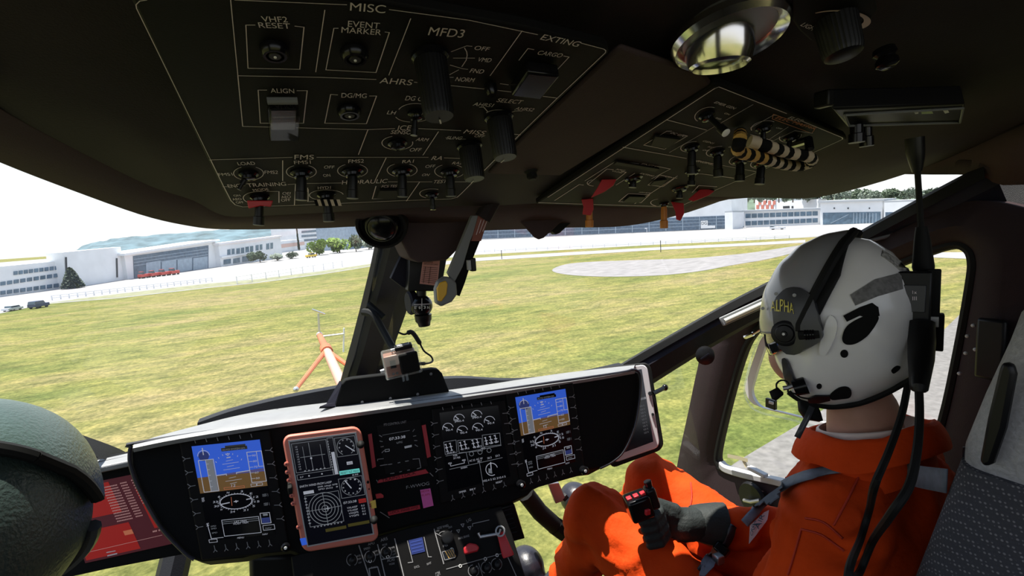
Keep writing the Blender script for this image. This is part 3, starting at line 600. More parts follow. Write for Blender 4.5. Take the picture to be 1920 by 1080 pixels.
for a in (('MISC',656,20,722,25,15),('VHF2',492,41,540,42,11),('RESET',486,52,545,54,10.5),('EVENT',652,50,711,54,11),('MARKER',640,61,714,66,10.5),('MFD3',802,66,867,71,16),('EXTING',1012,74,1082,88,13),('OFF',888,93,915,96,8.5),('VMD',894,115,919,117,8.5),('FND',880,136,905,138,8.5),('NORM',853,152,887,154,8.5),('CARGO',1006,102,1051,108,9.5),('AHRS',711,156,771,160,11),('ALIGN',508,174,552,175,8.5),('DG/MG',640,183,687,184,8.5),('DG CORR',759,188,817,191,9),('LH',725,214,740,215,7.5),('RH',808,218,824,219,7.5),('SELECT',930,191,976,195,9),('AHRS1',886,198,922,201,8),('AHRS2',964,206,998,209,8),('ICE',745,244,769,244,9),('SENSOR',732,251,778,252,7.5),('ARM',779,264,801,265,7),('OFF',767,284,788,284,7),('MISS',868,250,906,253,10),('OFF',888,257,906,258,6),('SLING',836,261,864,262,7),
          ('FMS',552,299,588,299,8.5),('RA',808,300,828,300,8.5),('LOAD',447,310,479,309,6.5),('FMS1',411,330,437,329,6),('FMS2',496,326,521,326,6),('FMS1',552,308,583,307,6.5),('FMS2',653,306,682,305,6.5),('OFF',607,316,626,316,5.5),('ON',607,332,620,331,5.5),('RA1',754,306,775,305,6),('RA2',847,308,865,308,6),('OFF',797,315,815,314,5.5),('ON',790,330,803,330,5.5),('ENG',429,352,452,351,7),('TRAINING',465,351,537,348,7.5),('MODE',476,359,505,357,5.5),('HYDRAULIC',641,346,725,343,7.5),('TEST',811,344,836,343,7),('HYD1',596,355,620,354,5),('FCS TEST',715,352,748,351,5),('OEI',529,365,544,365,5),('AEO',528,372,546,371,5),('OFF',528,378,545,377,5),('ON',440,369,452,368,5),('AEO',437,376,454,375,5),('OFF',444,382,458,381,5)): tx(*a)
s.flush(ov1, {PW: 'printed_lettering'})
for x, y in ((514,90),(664,97),(654,205)): pushbutton(ov1, x, y, 26 if y < 150 else 22)
# ALIGN switch under a clear flip guard
b_ = MB(); P = [op(x, y, .013) for x, y in ((504,190),(554,190),(553,229),(506,229))]; b_.prism(P, DN*.008); al = build('guarded_switch', b_, MATS['black_gloss'], ov1, bevel=.001)
b_ = MB(); P = [op(x, y, .013) for x, y in ((500,186),(558,186),(557,232),(502,232))]; b_.prism(P, DN*.017); build('clear_guard', b_, MATS['guard_clear'], al, bevel=.001)
b_ = MB(); b_.tube([op(501,189,.027), op(558,189,.027)], .003, 8); build('hinge', b_, MATS['grey_plastic'], al)
# CARGO extinguisher guard
b_ = MB(); P = [op(x, y, .013) for x, y in ((985,112),(1046,120),(1010,166),(955,158))]; b_.prism(P, DN*.012); build('guarded_switch', b_, MATS['black_gloss'], ov1, bevel=.002)
rotary(ov1, 806,104,31,.052,.35); rotary(ov1, 935,218,24,.046,-.1); rotary(ov1, 880,272,21,.042,-.1)
b_ = MB(); b_.lathe(op(919,160,.013), DN, [(.006,0),(.006,.006),(.004,.01)], 10); build('indicator_stud', b_, MATS['black_gloss'], ov1)
toggle(ov1, 779,211,776,255,15,10,13,tip='light_grey'); toggle(ov1, 745,267,745,276,18,11,12); toggle(ov1, 466,325,448,356,17,11,8)
toggle(ov1, 565,322,565,376,20,19,22); toggle(ov1, 661,320,661,373,20,19,22); toggle(ov1, 754,319,755,370,19,17,20); toggle(ov1, 843,321,846,369,18,17,20); toggle(ov1, 810,363,812,394,13,9,11,tip='metal_chrome')
t1 = toggle(ov1, 487,368,485,423,17,15,20); t2 = toggle(ov1, 612,364,617,416,17,17,21)
pa = op(487,372,.012)
b_ = MB(); b_.add([aty(x, y, pa.y-.006-k) for k in (0,.012) for x, y in ((463,376),(512,376),(508,388),(489,386),(466,391))], [(0,1,2,3,4),(9,8,7,6,5)]+[(i,(i+1)%5,5+(i+1)%5,5+i) for i in range(5)]); build('switch_guard', b_, MATS['guard_red'], t1, bevel=.001)
pa = op(612,368,.012); gb = MB()
for i in range(8):
    x0, x1 = 588+i*6.1, 588+(i+1)*6.1; gb.add([aty(x, y, pa.y-.008-k) for k in (0,.01) for x, y in ((x0,374),(x1,374),(x1+4,386),(x0+4,386))], [(0,1,2,3),(7,6,5,4),(0,4,5,1),(2,6,7,3),(0,3,7,4),(1,5,6,2)], MATS['stripe_cream' if i % 2 else 'black_matte'])
build('switch_guard', gb, None, t2, smooth=0)
# FCS test caption
b_ = MB(); P = [op(x, y, .013) for x, y in ((712,354),(746,354),(742,369),(706,369))]; b_.prism(P, DN*.003); build('caption_light', b_, mat('caption_dark', (0.008,0.007,0.007), .6, spec=.2), ov1)
# ---- right overhead panel
o2 = [(1338,160),(1350,159),(1478,209),(1584,257),(1588,262),(1575,268),(1512,296),(1450,314),(1340,361),(1284,390),(1270,392),(1005,383),(1025,369)]
ov2 = plate('overhead_panel', 'smaller black overhead panel with ELEC and ENG switches and striped guard bar', o2, .012)
s = Sheet(OP-ON*.012, DN, -OD, .0007)
ln((1027,370),(1340,166),(1348,163),(1475,213)); ln((1501,226),(1579,258),(1580,261),(1572,265),(1510,293),(1450,310),(1338,358),(1280,385),(1262,388),(1010,380))
ln((1251,225),(1325,244)); ln((1412,196),(1255,286),w=1.4); ln((1168,276),(1287,297)); ln((1300,300),(1418,322),w=1.2); ln((1259,246),(1250,246),(1207,272),(1246,280),(1289,255),(1281,253)); ln((1198,307),(1155,302),(1097,339)); ln((1228,311),(1257,317),(1222,335)); ln((1103,345),(1138,317),(1150,318)); ln((1165,321),(1174,323),(1146,345)); ln((1190,325),(1155,347)); ln((1258,332),(1237,328),(1215,347),(1243,350),(1264,335)); ln((1040,376),(1086,346),(1094,347)); ln((1160,378),(1178,363),(1218,365),(1202,380),(1160,378)); ln((1270,330),(1190,382)); ln((1285,325),(1316,326),(1376,334)); ln((1344,350),(1310,348),(1298,361)); ln((1407,240),(1450,216),(1456,216)); ln((1407,252),(1450,264),(1490,245),(1524,250),w=1.3); ln((1470,272),(1440,263),(1478,238),w=1.3)
s.arc(1325,215,23,13,150,320,PW,rot=-.3); s.arc(1432,238,24,11,170,330,PW,rot=-.2); s.arc(1482,256,21,10,0,200,PW,rot=-.2)
for cx, cy in ((1297,275),(1345,284),(1388,300),(1428,306)): s.arc(cx,cy,21,9,100,300,PW,rot=-.2)
s.arc(1240,380,20,7,120,250,PW); s.arc(1115,343,14,6,100,250,PW)
for a in (('EMER GEN',1338,193,1375,205,7),('ELEC',1476,222,1500,229,9),('DC GPU',1256,250,1282,257,6),('ENG1',1199,309,1225,314,7.5),('GEN1',1316,265,1335,270,5.5),('RST',1326,276,1337,278,4.5),('OFF',1316,282,1327,284,4.5),('BATT',1365,276,1380,281,5),('ENGINES',1304,303,1337,310,6.5),('ON',1357,213,1366,216,4.5),('OFF',1454,240,1464,243,4.5),('SOFT',1154,318,1170,321,4),('CLOSE',1147,321,1165,325,4),('EXTING',1199,326,1224,331,4.5),('CRANK',1246,332,1268,335,4),('HYD PUMP',1197,361,1219,363,4),('EMER',1340,222,1350,225,4.5)): tx(*a)
s.text('ELEC MASTER', 1452,222,1526,243, 9, 'print_orange'); s.line([(1450,214),(1528,242),(1522,250),(1448,223)], 'print_orange', 1.3, True)
s.flush(ov2, {PW: 'printed_lettering', 'print_orange': 'orange_lettering'})
for q in ([(1228,252),(1276,258),(1250,275),(1220,270)], [(1156,300),(1236,314),(1228,319),(1150,305)], [(1226,337),(1250,334),(1240,346),(1218,345)], [(1168,376),(1180,366),(1210,367),(1198,378)]):
    b_ = MB(); b_.prism([op(x, y, .013) for x, y in q], DN*.003); build('caption_light', b_, mat('caption_dark', (0.008,0.007,0.007), .6, spec=.2), ov2, bevel=.0006)
toggle(ov2, 1325,215,1362,250,15,11,17,back=.03,tip='print_white')
for x, y, a, c in ((1297,275,1297,327),(1345,284,1347,332),(1388,300,1387,340),(1428,306,1424,346)): toggle(ov2, x, y, a, c, 14,15,18)
toggle(ov2, 1432,238,1430,268,15,9,12); toggle(ov2, 1482,256,1477,286,13,9,12); toggle(ov2, 1298,320,1296,348,14,11,15)
toggle(ov2, 1188,333,1186,352,17,12,15); toggle(ov2, 1275,352,1274,372,16,10,13)
def rguard(pts, depth, x, y, th=.012):
    q = op(x, y, .012); b_ = MB(); b_.add([aty(a, c, q.y-depth-k) for k in (0, th) for a, c in pts], [list(range(len(pts)))[::-1], list(range(len(pts), 2*len(pts)))]+[(i, (i+1) % len(pts), len(pts)+(i+1) % len(pts), len(pts)+i) for i in range(len(pts))]); return build('switch_guard', b_, MATS['guard_red'], ov2, bevel=.001)
rguard([(1132,330),(1156,336),(1150,348),(1133,360),(1108,371),(1120,352)], .01, 1140,345); rguard([(1090,374),(1112,372),(1113,392),(1108,404),(1092,402),(1094,388)], .006, 1098,378); rguard([(1316,352),(1340,358),(1330,366),(1300,378),(1290,374)], .004, 1318,360); rguard([(1258,378),(1282,381),(1283,400),(1276,414),(1268,412),(1266,396)], .006, 1268,380)
toggle(ov2, 1105,384,1105,426,8,12,16,lever='lever_orange',tip='lever_orange'); toggle(ov2, 1245,381,1245,428,9,11,15,lever='lever_orange',tip='lever_orange')
# striped guard bar
def striped(pts, n, r0):
    sp_ = spline(pts, 8); cum = [0]
    for a, c in zip(sp_, sp_[1:]): cum.append(cum[-1]+(c-a).length)
    def at(d):
        for i in range(len(cum)-1):
            if cum[i+1] >= d: return sp_[i].lerp(sp_[i+1], (d-cum[i])/max(1e-9, cum[i+1]-cum[i]))
        return sp_[-1]
    b_ = MB()
    for i in range(n):
        d0, d1 = cum[-1]*i/n, cum[-1]*(i+1)/n; b_.tube([at(d0), at((d0+d1)/2), at(d1)], r0, 10, MATS[('stripe_yellow' if i < n*.35 else 'stripe_cream') if i % 2 else 'black_matte'], caps=True)
    return b_
lo = [op(1388,250,.02), op(1387,264,.045), op(1386,284,.05), op(1420,294,.05), op(1470,308,.05), op(1500,311,.05), op(1522,303,.05), op(1514,293,.05), op(1480,287,.045), op(1440,275,.04), op(1405,265,.03)]
build('striped_guard_bar', striped(lo, 34, .0085), None, ov2)
b_ = MB(); b_.tube([op(1490,270,.012), op(1516,262,.03), op(1518,280,.045)], .006, 8); build('guard_bracket', b_, MATS['black_gloss'], ov2)
# ---- reading light, dimmer and small fittings behind the panels
pl = op(1366,62,.0)
t = thing('spotlight', 'round chrome-rimmed reading light in the ceiling', 'lamp', pl)
r = m_of(pl, 108); b_ = MB(); b_.lathe(pl, DN, [(r*.99,-.002),(r,.004),(r*.93,.009),(r*.80,.004),(r*.72,-.006)], 40); build('bezel_ring', b_, MATS['metal_chrome'], t)
b_ = MB(); b_.lathe(pl, DN, [(r*.78,.002),(r*.70,-.012),(r*.66,-.02)], 40); build('recess', b_, MATS['metal_dull'], t)
q_ = pl+OD*.012; ax = (DN+OD*.25).normalized(); b_ = MB(); b_.lathe(q_, ax, [(r*.60,-.02),(r*.58,.012),(r*.52,.022),(r*.46,.024),(r*.44,.018)], 36); build('lamp_barrel', b_, MATS['metal_chrome'], t)
b_ = MB(); b_.lathe(q_, ax, [(r*.47,.012),(r*.46,.019),(r*.2,.021)], 30); build('lens', b_, MATS['lens_green'], t)
pk = op(1566,38,.006); t = thing('dimmer_knob', 'large black ribbed dimmer knob marked LIGHT beside the chrome spotlight', 'knob', pk)
b_ = MB(); b_.prism([op(x, y, .006) for x, y in ((1488,-30),(1640,-30),(1645,20),(1625,52),(1520,78),(1500,60),(1486,40))], ON*.006); build('base_plate', b_, MATS['panel_black'], t, bevel=.002)
s = Sheet(OP-ON*.006, DN, -OD, .0007); s.text('LIGHT', 1500,48,1528,60, 11, 'print_grey'); s.flush(t, default='printed_lettering')
s = Sheet(OP-ON*.006, DN, -OD, .0009)
for i in range(30):
    a0, a1 = -2.3+i*.1, -2.2+i*.1; w0, w1 = 3+i*.45, 3+(i+1)*.45; cx, cy = 1570,40
    s.poly([(cx+63*math.cos(a0), cy+21*math.sin(a0)), (cx+63*math.cos(a1), cy+21*math.sin(a1)), (cx+(63-w1)*math.cos(a1), cy+(21-w1*.4)*math.sin(a1)), (cx+(63-w0)*math.cos(a0), cy+(21-w0*.4)*math.sin(a0))], 'knob_pale')
s.flush(t, default='dial_arc')
r = m_of(pk, 36); u = DN.orthogonal().normalized(); w_ = DN.cross(u); b_ = MB(); b_.loft([[pk+DN*h+(u*math.cos(2*math.pi*i/64)+w_*math.sin(2*math.pi*i/64))*r*k*(1-.04*(i % 2)) for i in range(64)] for h, k in ((0,1.05),(.03,.97),(.034,.9),(.036,.7))], None, True, True); build('grip', b_, MATS['black_plastic'], t)
pk = op(1657,92,.004); t = thing('ceiling_stud', 'small black round ceiling stud right of the dimmer knob', 'fitting', pk)
b_ = MB(); r = m_of(pk, 20); b_.lathe(pk, DN, [(r*.9,0),(r,.006),(r*.7,.009),(r*.95,.013),(r*.95,.018),(r*.6,.021)], 18); build('stud_body', b_, MATS['black_gloss'], t)
# black ceiling box with two small knobs
bc = [(1560,205),(1810,195),(1802,232),(1588,238)]; P = [op(x, y, .0) for x, y in bc]; cc = sum(P, V((0,0,0)))/4
t = thing('ceiling_box', 'black ceiling box with two small hanging knobs and small pale patches', 'control box', cc)
b_ = MB(); b_.prism([op(x, y, .026) for x, y in bc], ON*.028); build('housing', b_, MATS['black_plastic'], t, bevel=.003)
fr = [(1584,216),(1806,203),(1800,230),(1592,236)]; b_ = MB(); q = [op(x, y, .028) for x, y in fr]
for i in range(4): b_.tube([q[i], q[(i+1) % 4]], .0016, 6)
build('edge_rim', b_, MATS['grey_plastic'], t)
s = Sheet(OP-ON*.0262, DN, -OD, .0008); mat('pale_green', (0.5,0.62,0.3), 0.5); s.poly([(1727,205),(1745,204),(1750,213),(1728,214)], 'pale_green'); s.poly([(1712,207),(1722,206),(1722,213),(1716,214)], 'print_white'); s.poly([(1766,204),(1775,203),(1780,211),(1772,213)], 'print_white'); s.flush(t, {'pale_green': 'green_patch', 'print_white': 'white_patch'})  # small pale green and white patches on the box underside
for x, y, tx_, ty_, r_ in ((1606,234,1606,268,17),(1624,238,1625,275,15)):
    p = op(x, y, .026); e = aty(tx_, ty_, p.y); b_ = MB(); r = m_of(p, r_)*.8; d = (e-p); b_.tube([p, p+d*.45, p+d*.5, p+d*.96], [r*.8, r*.8, r, r], 14); o = build('small_knob', b_, MATS['black_gloss'], t)
    b_ = MB(); b_.tube([p+d*.96, e], [r, r*.9], 14); build('knob_rim', b_, MATS['light_grey'], o)
b_ = MB(); b_.box(op(1545,186,.012), (.012,.02,.02)); build('side_latch', b_, MATS['black_plastic'], t, bevel=.002)
# centre strip stud between the two panels
pk = op(995,316,.004); t = thing('console_stud', 'small black rubber stud on the strip between the overhead panels', 'fitting', pk)
b_ = MB(); r = m_of(pk, 13); b_.lathe(pk, DN, [(r,0),(r,.005),(r*.75,.008),(r*.8,.014),(r*.5,.017)], 16); build('stud_body', b_, MATS['rubber'], t)
b_ = MB(); b_.prism([op(x, y, .008) for x, y in ((1165,90),(1320,140),(1335,158),(1050,330),(915,327),(985,254),(1150,100))], ON*.006); o = build('console_strip', b_, MATS['liner_brown'], bevel=.003); struct(o)
# ================================================================== INSTRUMENT PANEL
TA = .2; PP = aty(715,762,1.05); PN = V((0,-math.cos(TA),math.sin(TA))); PU = V((0,math.sin(TA),math.cos(TA)))
def ip(x, y, out=0.0): return onp(x, y, PP+PN*out, PN)
mat('glareshield', (0.21,0.21,0.218), 0.42, var=0.06, scale=40, bump=0.15, bscale=700)
mat('hood_black', (0.004,0.004,0.0045), 0.8, spec=.15); mat('edge_violet', (0.012,0.012,0.022), 0.5)
def em(name, c, k=1.0): return mat(name, c, 0.4, emit=k, spec=0.3)
em('scr_blue', (0.022,0.075,0.42), .8); em('scr_brown', (0.10,0.055,0.018), .7); em('scr_white', (0.36,0.37,0.42), .5); em('scr_grey', (0.16,0.17,0.19), .5); em('scr_navy', (0.02,0.03,0.12), .6); em('scr_orange', (0.4,0.12,0.06), .5)
em('scr_text', (0.03,0.05,0.2), .6); em('scr_cyan', (0.12,0.5,0.46), .6); em('scr_red', (0.22,0.012,0.010), .6); em('scr_redd', (0.05,0.010,0.014), .6); em('scr_rtext', (0.30,0.16,0.15), .6)
mat('scr_black', (0.004,0.004,0.006), 0.15); mat('scr_dark', (0.012,0.012,0.02), 0.12)
mat('tablet_orange_bounce', (0.60,0.17,0.12), 0.5); mat('tablet_white', (0.66,0.62,0.66), 0.45); mat('placard_red', (0.42,0.012,0.025), 0.5); mat('note_pink', (0.72,0.12,0.42), 0.6); mat('tag_yellow', (0.75,0.5,0.08), 0.6)
outl = [(243,850),(246,838),(258,830),(490,795),(715,764),(1000,722),(1160,699),(1186,693),(1198,698),(1201,715),(1199,750),(1190,800),(1170,845),(1148,866),(1125,878),(1062,885),(1002,914),(990,928),(950,945),(880,960),(770,985),(715,1000),(570,1040),(540,1031),(520,1033),(490,1036),(455,1046),(380,1053),(364,1049),(345,1036),(300,987),(262,920),(245,875)]
P = [ip(x, y) for x, y in outl]; t_ip = thing('instrument_panel', 'wide black instrument panel with hooded ends and multifunction displays', 'instrument panel', ip(700,900))
b_ = MB(); b_.prism(P, V((0,.06,-.045))); build('panel_face', b_, MATS['hood_black'], t_ip, bevel=.004)
# hood rim along both ends and the top
rimp = spline([ip(x, y, .004) for x, y in [(364,1049),(345,1036),(300,987),(262,920),(245,875),(243,850),(246,838),(258,830),(490,795),(715,764),(1000,722),(1160,699),(1186,693),(1198,698),(1201,715),(1199,750),(1190,800),(1170,845),(1148,866),(1125,878)]], 4)
b_ = MB(); b_.tube(rimp, .003, 8); build('hood_rim', b_, MATS['edge_violet'], t_ip)
# glareshield
nr = sp2([(250,834),(330,818),(490,793),(715,762),(950,728),(1100,706),(1188,691)], 5); fr = sp2([(322,815),(400,790),(495,770),(640,752),(850,730),(1045,701),(1192,684)], 5)
N_ = [aty(x, y, 1.043) for x, y in nr]; F_ = [aty(x, y, 1.20-.05*abs(k/(len(fr)-1)-.45)) for k, (x, y) in enumerate(fr)]
b_ = MB(); b_.loft([[p+V((0,-.004,-.012)) for p in N_], [p+V((0,-.006,-.004)) for p in N_], N_, [a.lerp(c,.5)+V((0,0,.004)) for a, c in zip(N_, F_)], F_, [p+V((0,.03,-.05)) for p in F_], [p+V((0,.04,-.2)) for p in F_]])
gs = build('glareshield', b_, MATS['glareshield'], None, org=N_[15], smooth=50); tag(gs, 'long pale grey glareshield shelf along the top of the instrument panel', 'glareshield')
b_ = MB()
for i in range(26):
    p = F_[4].lerp(F_[11], i/25)+V((0,-.012,.0015)); b_.box(p, (.006,.004,.002))
build('vent_slots', b_, MATS['black_matte'], gs, smooth=0)
class Q:                                  # bilinear map from screen fractions (u right, v down) to pixels
    def __init__(s, tl, tr, br, bl): s.c = (tl, tr, br, bl)
    def __call__(s, u, v):
        tl, tr, br, bl = s.c; f = lambda i: (tl[i]*(1-u)+tr[i]*u)*(1-v)+(bl[i]*(1-u)+br[i]*u)*v
        return (f(0), f(1))
class Scr:
    def __init__(s, sh, q): s.s = sh; s.q = q
    def rect(s, u0, v0, u1, v1, m, k=1.0): s.s.poly([s.q(u0,v0), s.q(u1,v0), s.q(u1,v1), s.q(u0,v1)], m, k)
    def frame(s, u0, v0, u1, v1, m, w=1.0, k=2.0): s.s.line([s.q(u0,v0), s.q(u1,v0), s.q(u1,v1), s.q(u0,v1)], m, w, True, k)
    def line(s, pts, m, w=1.0, k=2.0): s.s.line([s.q(*p) for p in pts], m, w, k=k)
    def text(s, st, u0, v, u1, h, m, k=2.2):
        a, c = s.q(u0, v), s.q(u1, v); s.s.text(st, a[0], a[1], c[0], c[1], h, m, k)
    def arc(s, cu, cv, ru, rv, a0, a1, m, w=1.0, n=24, k=2.0):
        s.line([(cu+ru*math.cos(math.radians(a0+(a1-a0)*i/n)), cv+rv*math.sin(math.radians(a0+(a1-a0)*i/n))) for i in range(n+1)], m, w, k)
def bezel_marks(sc, m='bezel_print', n=6):
    for i in range(n):
        v = .12+i*.145
        for sd in (-1, 1):
            u0 = -.10 if sd < 0 else 1.10; sc.line([(u0+.05*sd*-1, v), (u0+.02*sd, v+.004)], m, 1.1); sc.line([(u0+.02*sd, v+.004), (u0+.06*sd, v-.022)], m, 1.1); sc.line([(u0+.02*sd, v+.004), (u0+.06*sd, v+.024)], m, 1.1)
        u = .06+i*.165; sc.line([(u, 1.055), (u+.004, 1.10)], m, 1.1); sc.line([(u+.004, 1.10), (u-.025, 1.125)], m, 1.1); sc.line([(u+.004, 1.10), (u+.03, 1.12)], m, 1.1); sc.line([(u, -.065), (u+.008, -.03)], m, 1.1)
def mfd_body(q, name, m=.17, top=.09, bot=.2):
    b_ = MB(); c = [q(-m,-top), q(1+m,-top), q(1+m,1+bot), q(-m,1+bot)]; b_.prism([ip(x, y, .006) for x, y in c], -PN*.01); o = build(name, b_, MATS['panel_black'], t_ip, bevel=.0025)
    b_ = MB(); c = [q(0,0), q(1,0), q(1,1), q(0,1)]; b_.prism([ip(x, y, .0066) for x, y in c], -PN*.003); build('screen_glass', b_, MATS['scr_black'], o)
    x, y = q(1.12, 1.13); p = ip(x, y, .006); r = m_of(p, 8); b_ = MB(); b_.lathe(p, PN, [(r,0),(r,.012),(r*.7,.014)], 14); k_ = build('brightness_knob', b_, MATS['black_gloss'], o)
    b_ = MB(); b_.lathe(p+PN*.0142, PN, [(r*.36,0),(r*.36,.0006),(r*.2,.0008)], 10); build('knob_dot', b_, MATS['print_white'], o)
    return o
def pfd(q, name):
    o = mfd_body(q, name); s = Sheet(PP+PN*.0066, PN, PU, .0006); c = Scr(s, q); W = 'scr_white'
    c.rect(0,0,1,.335,'scr_blue'); s.poly([q(0,.335),q(1,.30),q(1,.49),q(0,.50)],'scr_brown'); s.poly([q(0,.3349),q(1,.2999),q(1,.335),q(0,.336)],'scr_brown')
    c.rect(.42,.05,.80,.085,'scr_black',1.6); c.rect(.48,.03,.78,.06,'scr_black',1.6); c.text('AUTO SYSTEM GO',.43,.08,.76,3.2,'scr_grey')
    s.disc(*q(.15,.115),10,9,'scr_navy',k=1.5); c.arc(.15,.11,.085,.055,180,360,W,1.0); c.line([(.15,.03),(.15,.1)],W,1.6)
    c.rect(.07,.155,.27,.49,'scr_grey',1.3) if False else None
    c.frame(.06,.155,.28,.49,W,1.2); c.line([(.165,.155),(.165,.49)],W,.9); c.rect(.165,.155,.27,.49,'scr_grey',1.4)
    c.rect(.79,.125,.99,.44,'scr_grey',1.4) if False else None
    c.frame(.78,.12,.995,.44,W,1.2); c.line([(.92,.12),(.92,.28),(.995,.28)],W,1.0)
    for i in range(5): c.line([(.79,.16+i*.06),(.84,.16+i*.06)],W,.8); c.text('%d0'%(9-i),.845,.17+i*.06,.9,3.5,W); c.line([(.17,.2+i*.06),(.2,.2+i*.06)],W,.8)
    c.line([(.28,.33),(.43,.325)],W,1.6); c.line([(.58,.32),(.78,.312)],W,1.6); c.line([(.43,.325),(.43,.34)],W,1.2); c.line([(.58,.32),(.58,.335)],W,1.2)
    for i, v in enumerate((.19,.22,.25,.28)): c.line([(.40 if i % 2 else .46, v),(.64 if i % 2 else .56, v-.008)],W,.7); 
    for i, v in enumerate((.37,.40,.43)): c.line([(.40 if i % 2 else .46, v),(.64 if i % 2 else .56, v-.008)],W,.7)
    for a in range(-60,61,20): x0, v0 = .5+.21*math.sin(math.radians(a)), .27-.15*math.cos(math.radians(a)); c.line([(x0,v0),(x0+.012*math.sin(math.radians(a)),v0-.012)],W,.9)
    c.line([(.47,.115),(.5,.135),(.53,.115),(.47,.115)],W,.9); c.line([(.48,.155),(.53,.153)],W,1.8)
    c.text('12',.47,.465,.53,5,W); c.frame(.36,.465,.66,.485,'scr_orange',.8)
    c.frame(.76,.455,.84,.48,W,.8); c.frame(.85,.453,.93,.478,W,.8)
    # heading rose
    c.arc(.5,.62,.235,.078,0,360,W,1.3,40)
    for i in range(36):
        a = math.radians(i*10); k = 1.10 if i % 3 else 1.16; c.line([(.5+.235*math.cos(a),.62+.078*math.sin(a)),(.5+.235*k*math.cos(a),.62+.078*k*math.sin(a))],W,.8)
    for st, a in (('N',-108),('3',-70),('E',-40),('12',-15),('15',12),('S',38),('21',68),('24',105),('W',140),('30',165),('33',190),('6',-140)):
        u, v = .5+.235*1.32*math.cos(math.radians(a)), .625+.078*1.36*math.sin(math.radians(a)); c.text(st,u-.018*len(st),v+.006,u+.018*len(st),3.6,W)
    c.line([(.27,.635),(.4,.625)],W,1.8); c.line([(.66,.61),(.73,.605)],W,1.8); c.line([(.47,.62),(.53,.618)],W,1.6); c.line([(.5,.61),(.5,.63)],W,1.6); c.line([(.44,.57),(.43,.66)],'scr_orange',.8)
    for v in (.585,.60,.68,.695): c.text('HDF 1',.90,v,.98,2.6,'scr_grey')
    c.frame(.24,.80,.79,.97,W,.9); c.line([(.24,.82),(.79,.82)],'scr_grey',.8); c.line([(.24,.84),(.79,.84)],'scr_grey',.8); c.text('LAT TRIM',.42,.838,.60,3,W); c.text('HOIST TRIM',.40,.86,.62,3.4,W)
    c.frame(.82,.77,.96,.88,W,1.0); c.rect(.83,.82,.95,.875,'scr_navy',1.6); c.rect(.86,.78,.93,.80,'scr_grey',1.6); c.frame(.83,.90,1.0,.95,W,.8); c.text('NAV',.86,.94,.95,3,'scr_grey')
    c.line([(.02,.82),(.04,.98)],W,1); c.line([(.04,.98),(.22,.98)],W,.8)
    for v in (.86,.885,.93): c.text('SPD',.06,v,.14,2.6,'scr_grey')
    for v in (.53,.545,.56,.80,.82): c.text('AP',-.0,v+.03,.04,3,W)
    c.frame(.0,.99,.12,1.02,W,.8); c.text('MENU',.42,1.01,.52,3,W); c.text('NAV',.8,1.0,.88,3,W)
    bezel_marks(c); s.flush(o, {'scr_blue':'sky_field','scr_brown':'ground_field',W:'display_symbols','bezel_print':'key_marking'}, 'display_symbols'); return o
o = pfd(Q((359,837),(487,824),(517,1001),(392,1014)), 'flight_display'); o['label'] = 'flight display left of the orange tablet'
qr = Q((966,745),(1060,729),(1079,866),(988,890)); o = pfd(qr, 'flight_display'); o['label'] = 'flight display at the right end of the panel'
# engine display in the middle
q = Q((824,774),(934,760),(957,893),(840,922)); o = mfd_body(q, 'engine_display', .13, .06, .13); s = Sheet(PP+PN*.0066, PN, PU, .0006); c = Scr(s, q); W = 'scr_white'
inv = lambda x, y: None
for (x, y, big) in ((840,803,0),(861,786,1),(867,808,0),(894,779,1),(896,803,0),(918,790,0)):
    s.arc(x,y,10,9.5,165,345,W,1.0,k=2); s.line([(x-1,y),(x-8,y-3 if not big else y-6)],W,1.6,k=2); s.text('90.4',x-4,y+6,x+9,y+4,3.6,W,2); 
    if big: s.poly([(x-9,y),(x-8,y+7),(x-3,y+4),(x-2,y)],'scr_grey',1.5)
for (x0,y0,x1,y1) in ((832,829,855,852),(858,826,903,849),(904,816,937,838)): s.line([(x0,y0),(x1,y0-4),(x1+2,y1-4),(x0+3,y1)],'scr_grey',.8,True,2)
for (x, y) in ((838,840),(846,838),(865,836),(873,834),(888,832),(896,830),(912,827),(921,825),(930,823)):
    s.line([(x-2,y-7),(x+1,y+6)],W,1.4,k=2); s.line([(x-4,y-6),(x-1,y-7)],W,1.2,k=2); s.line([(x-3,y),(x+2,y-1)],W,1.3,k=2); s.line([(x-1,y+7),(x+3,y+6)],W,1.1,k=2)
for (st, x0, y0, x1, y1) in (('39.8 81',838,852,853,849),('77 79.8',866,845,880,842),('78 80.2',888,841,903,838),('97 46.6 48.6',910,834,935,829),('FUEL',850,856,858,855),('2145',850,861,863,859),('450',840,871,847,870),('480',866,865,873,864),('HYD',902,843,910,842),('AC 52',880,866,891,864),('AC 97',893,863,905,861),('28.7',895,867,903,866),('26.5',914,861,922,859),('23.2',929,857,937,855)): s.text(st,x0,y0,x1,y1,3.4,W,2)
s.line([(844,870),(845,874),(871,868),(870,864)],W,.9,k=2); s.line([(836,855),(874,848),(940,835)],'scr_grey',.8,k=2); s.line([(843,880),(880,872),(942,858)],'scr_grey',.8,k=2); s.line([(874,848),(879,870)],'scr_grey',.8,k=2); s.line([(899,867),(906,910)],'scr_grey',.8,k=2)
for x in (884,900,917): s.arc(x,851-(x-884)*.2,4,4,0,360,'scr_grey',.8,14,2)
s.arc(922,880,11,11.5,-20,-300,W,1.2,24,2); s.poly([(916,878),(922,880),(923,888),(916,887)],'scr_grey',1.5); s.line([(921,880),(920,867)],W,1.8,k=2); s.text('102.4 S 52 210.4 S',906,904,948,895,3.6,W,2); s.text('WARN',864,880,876,877,3.2,W,2); s.text('RESET',930,907,942,904,3.2,W,2); s.text('DIMMER',861,925,874,922,3.4,W,2); s.text('BRT',881,920,892,918,3.2,W,2)
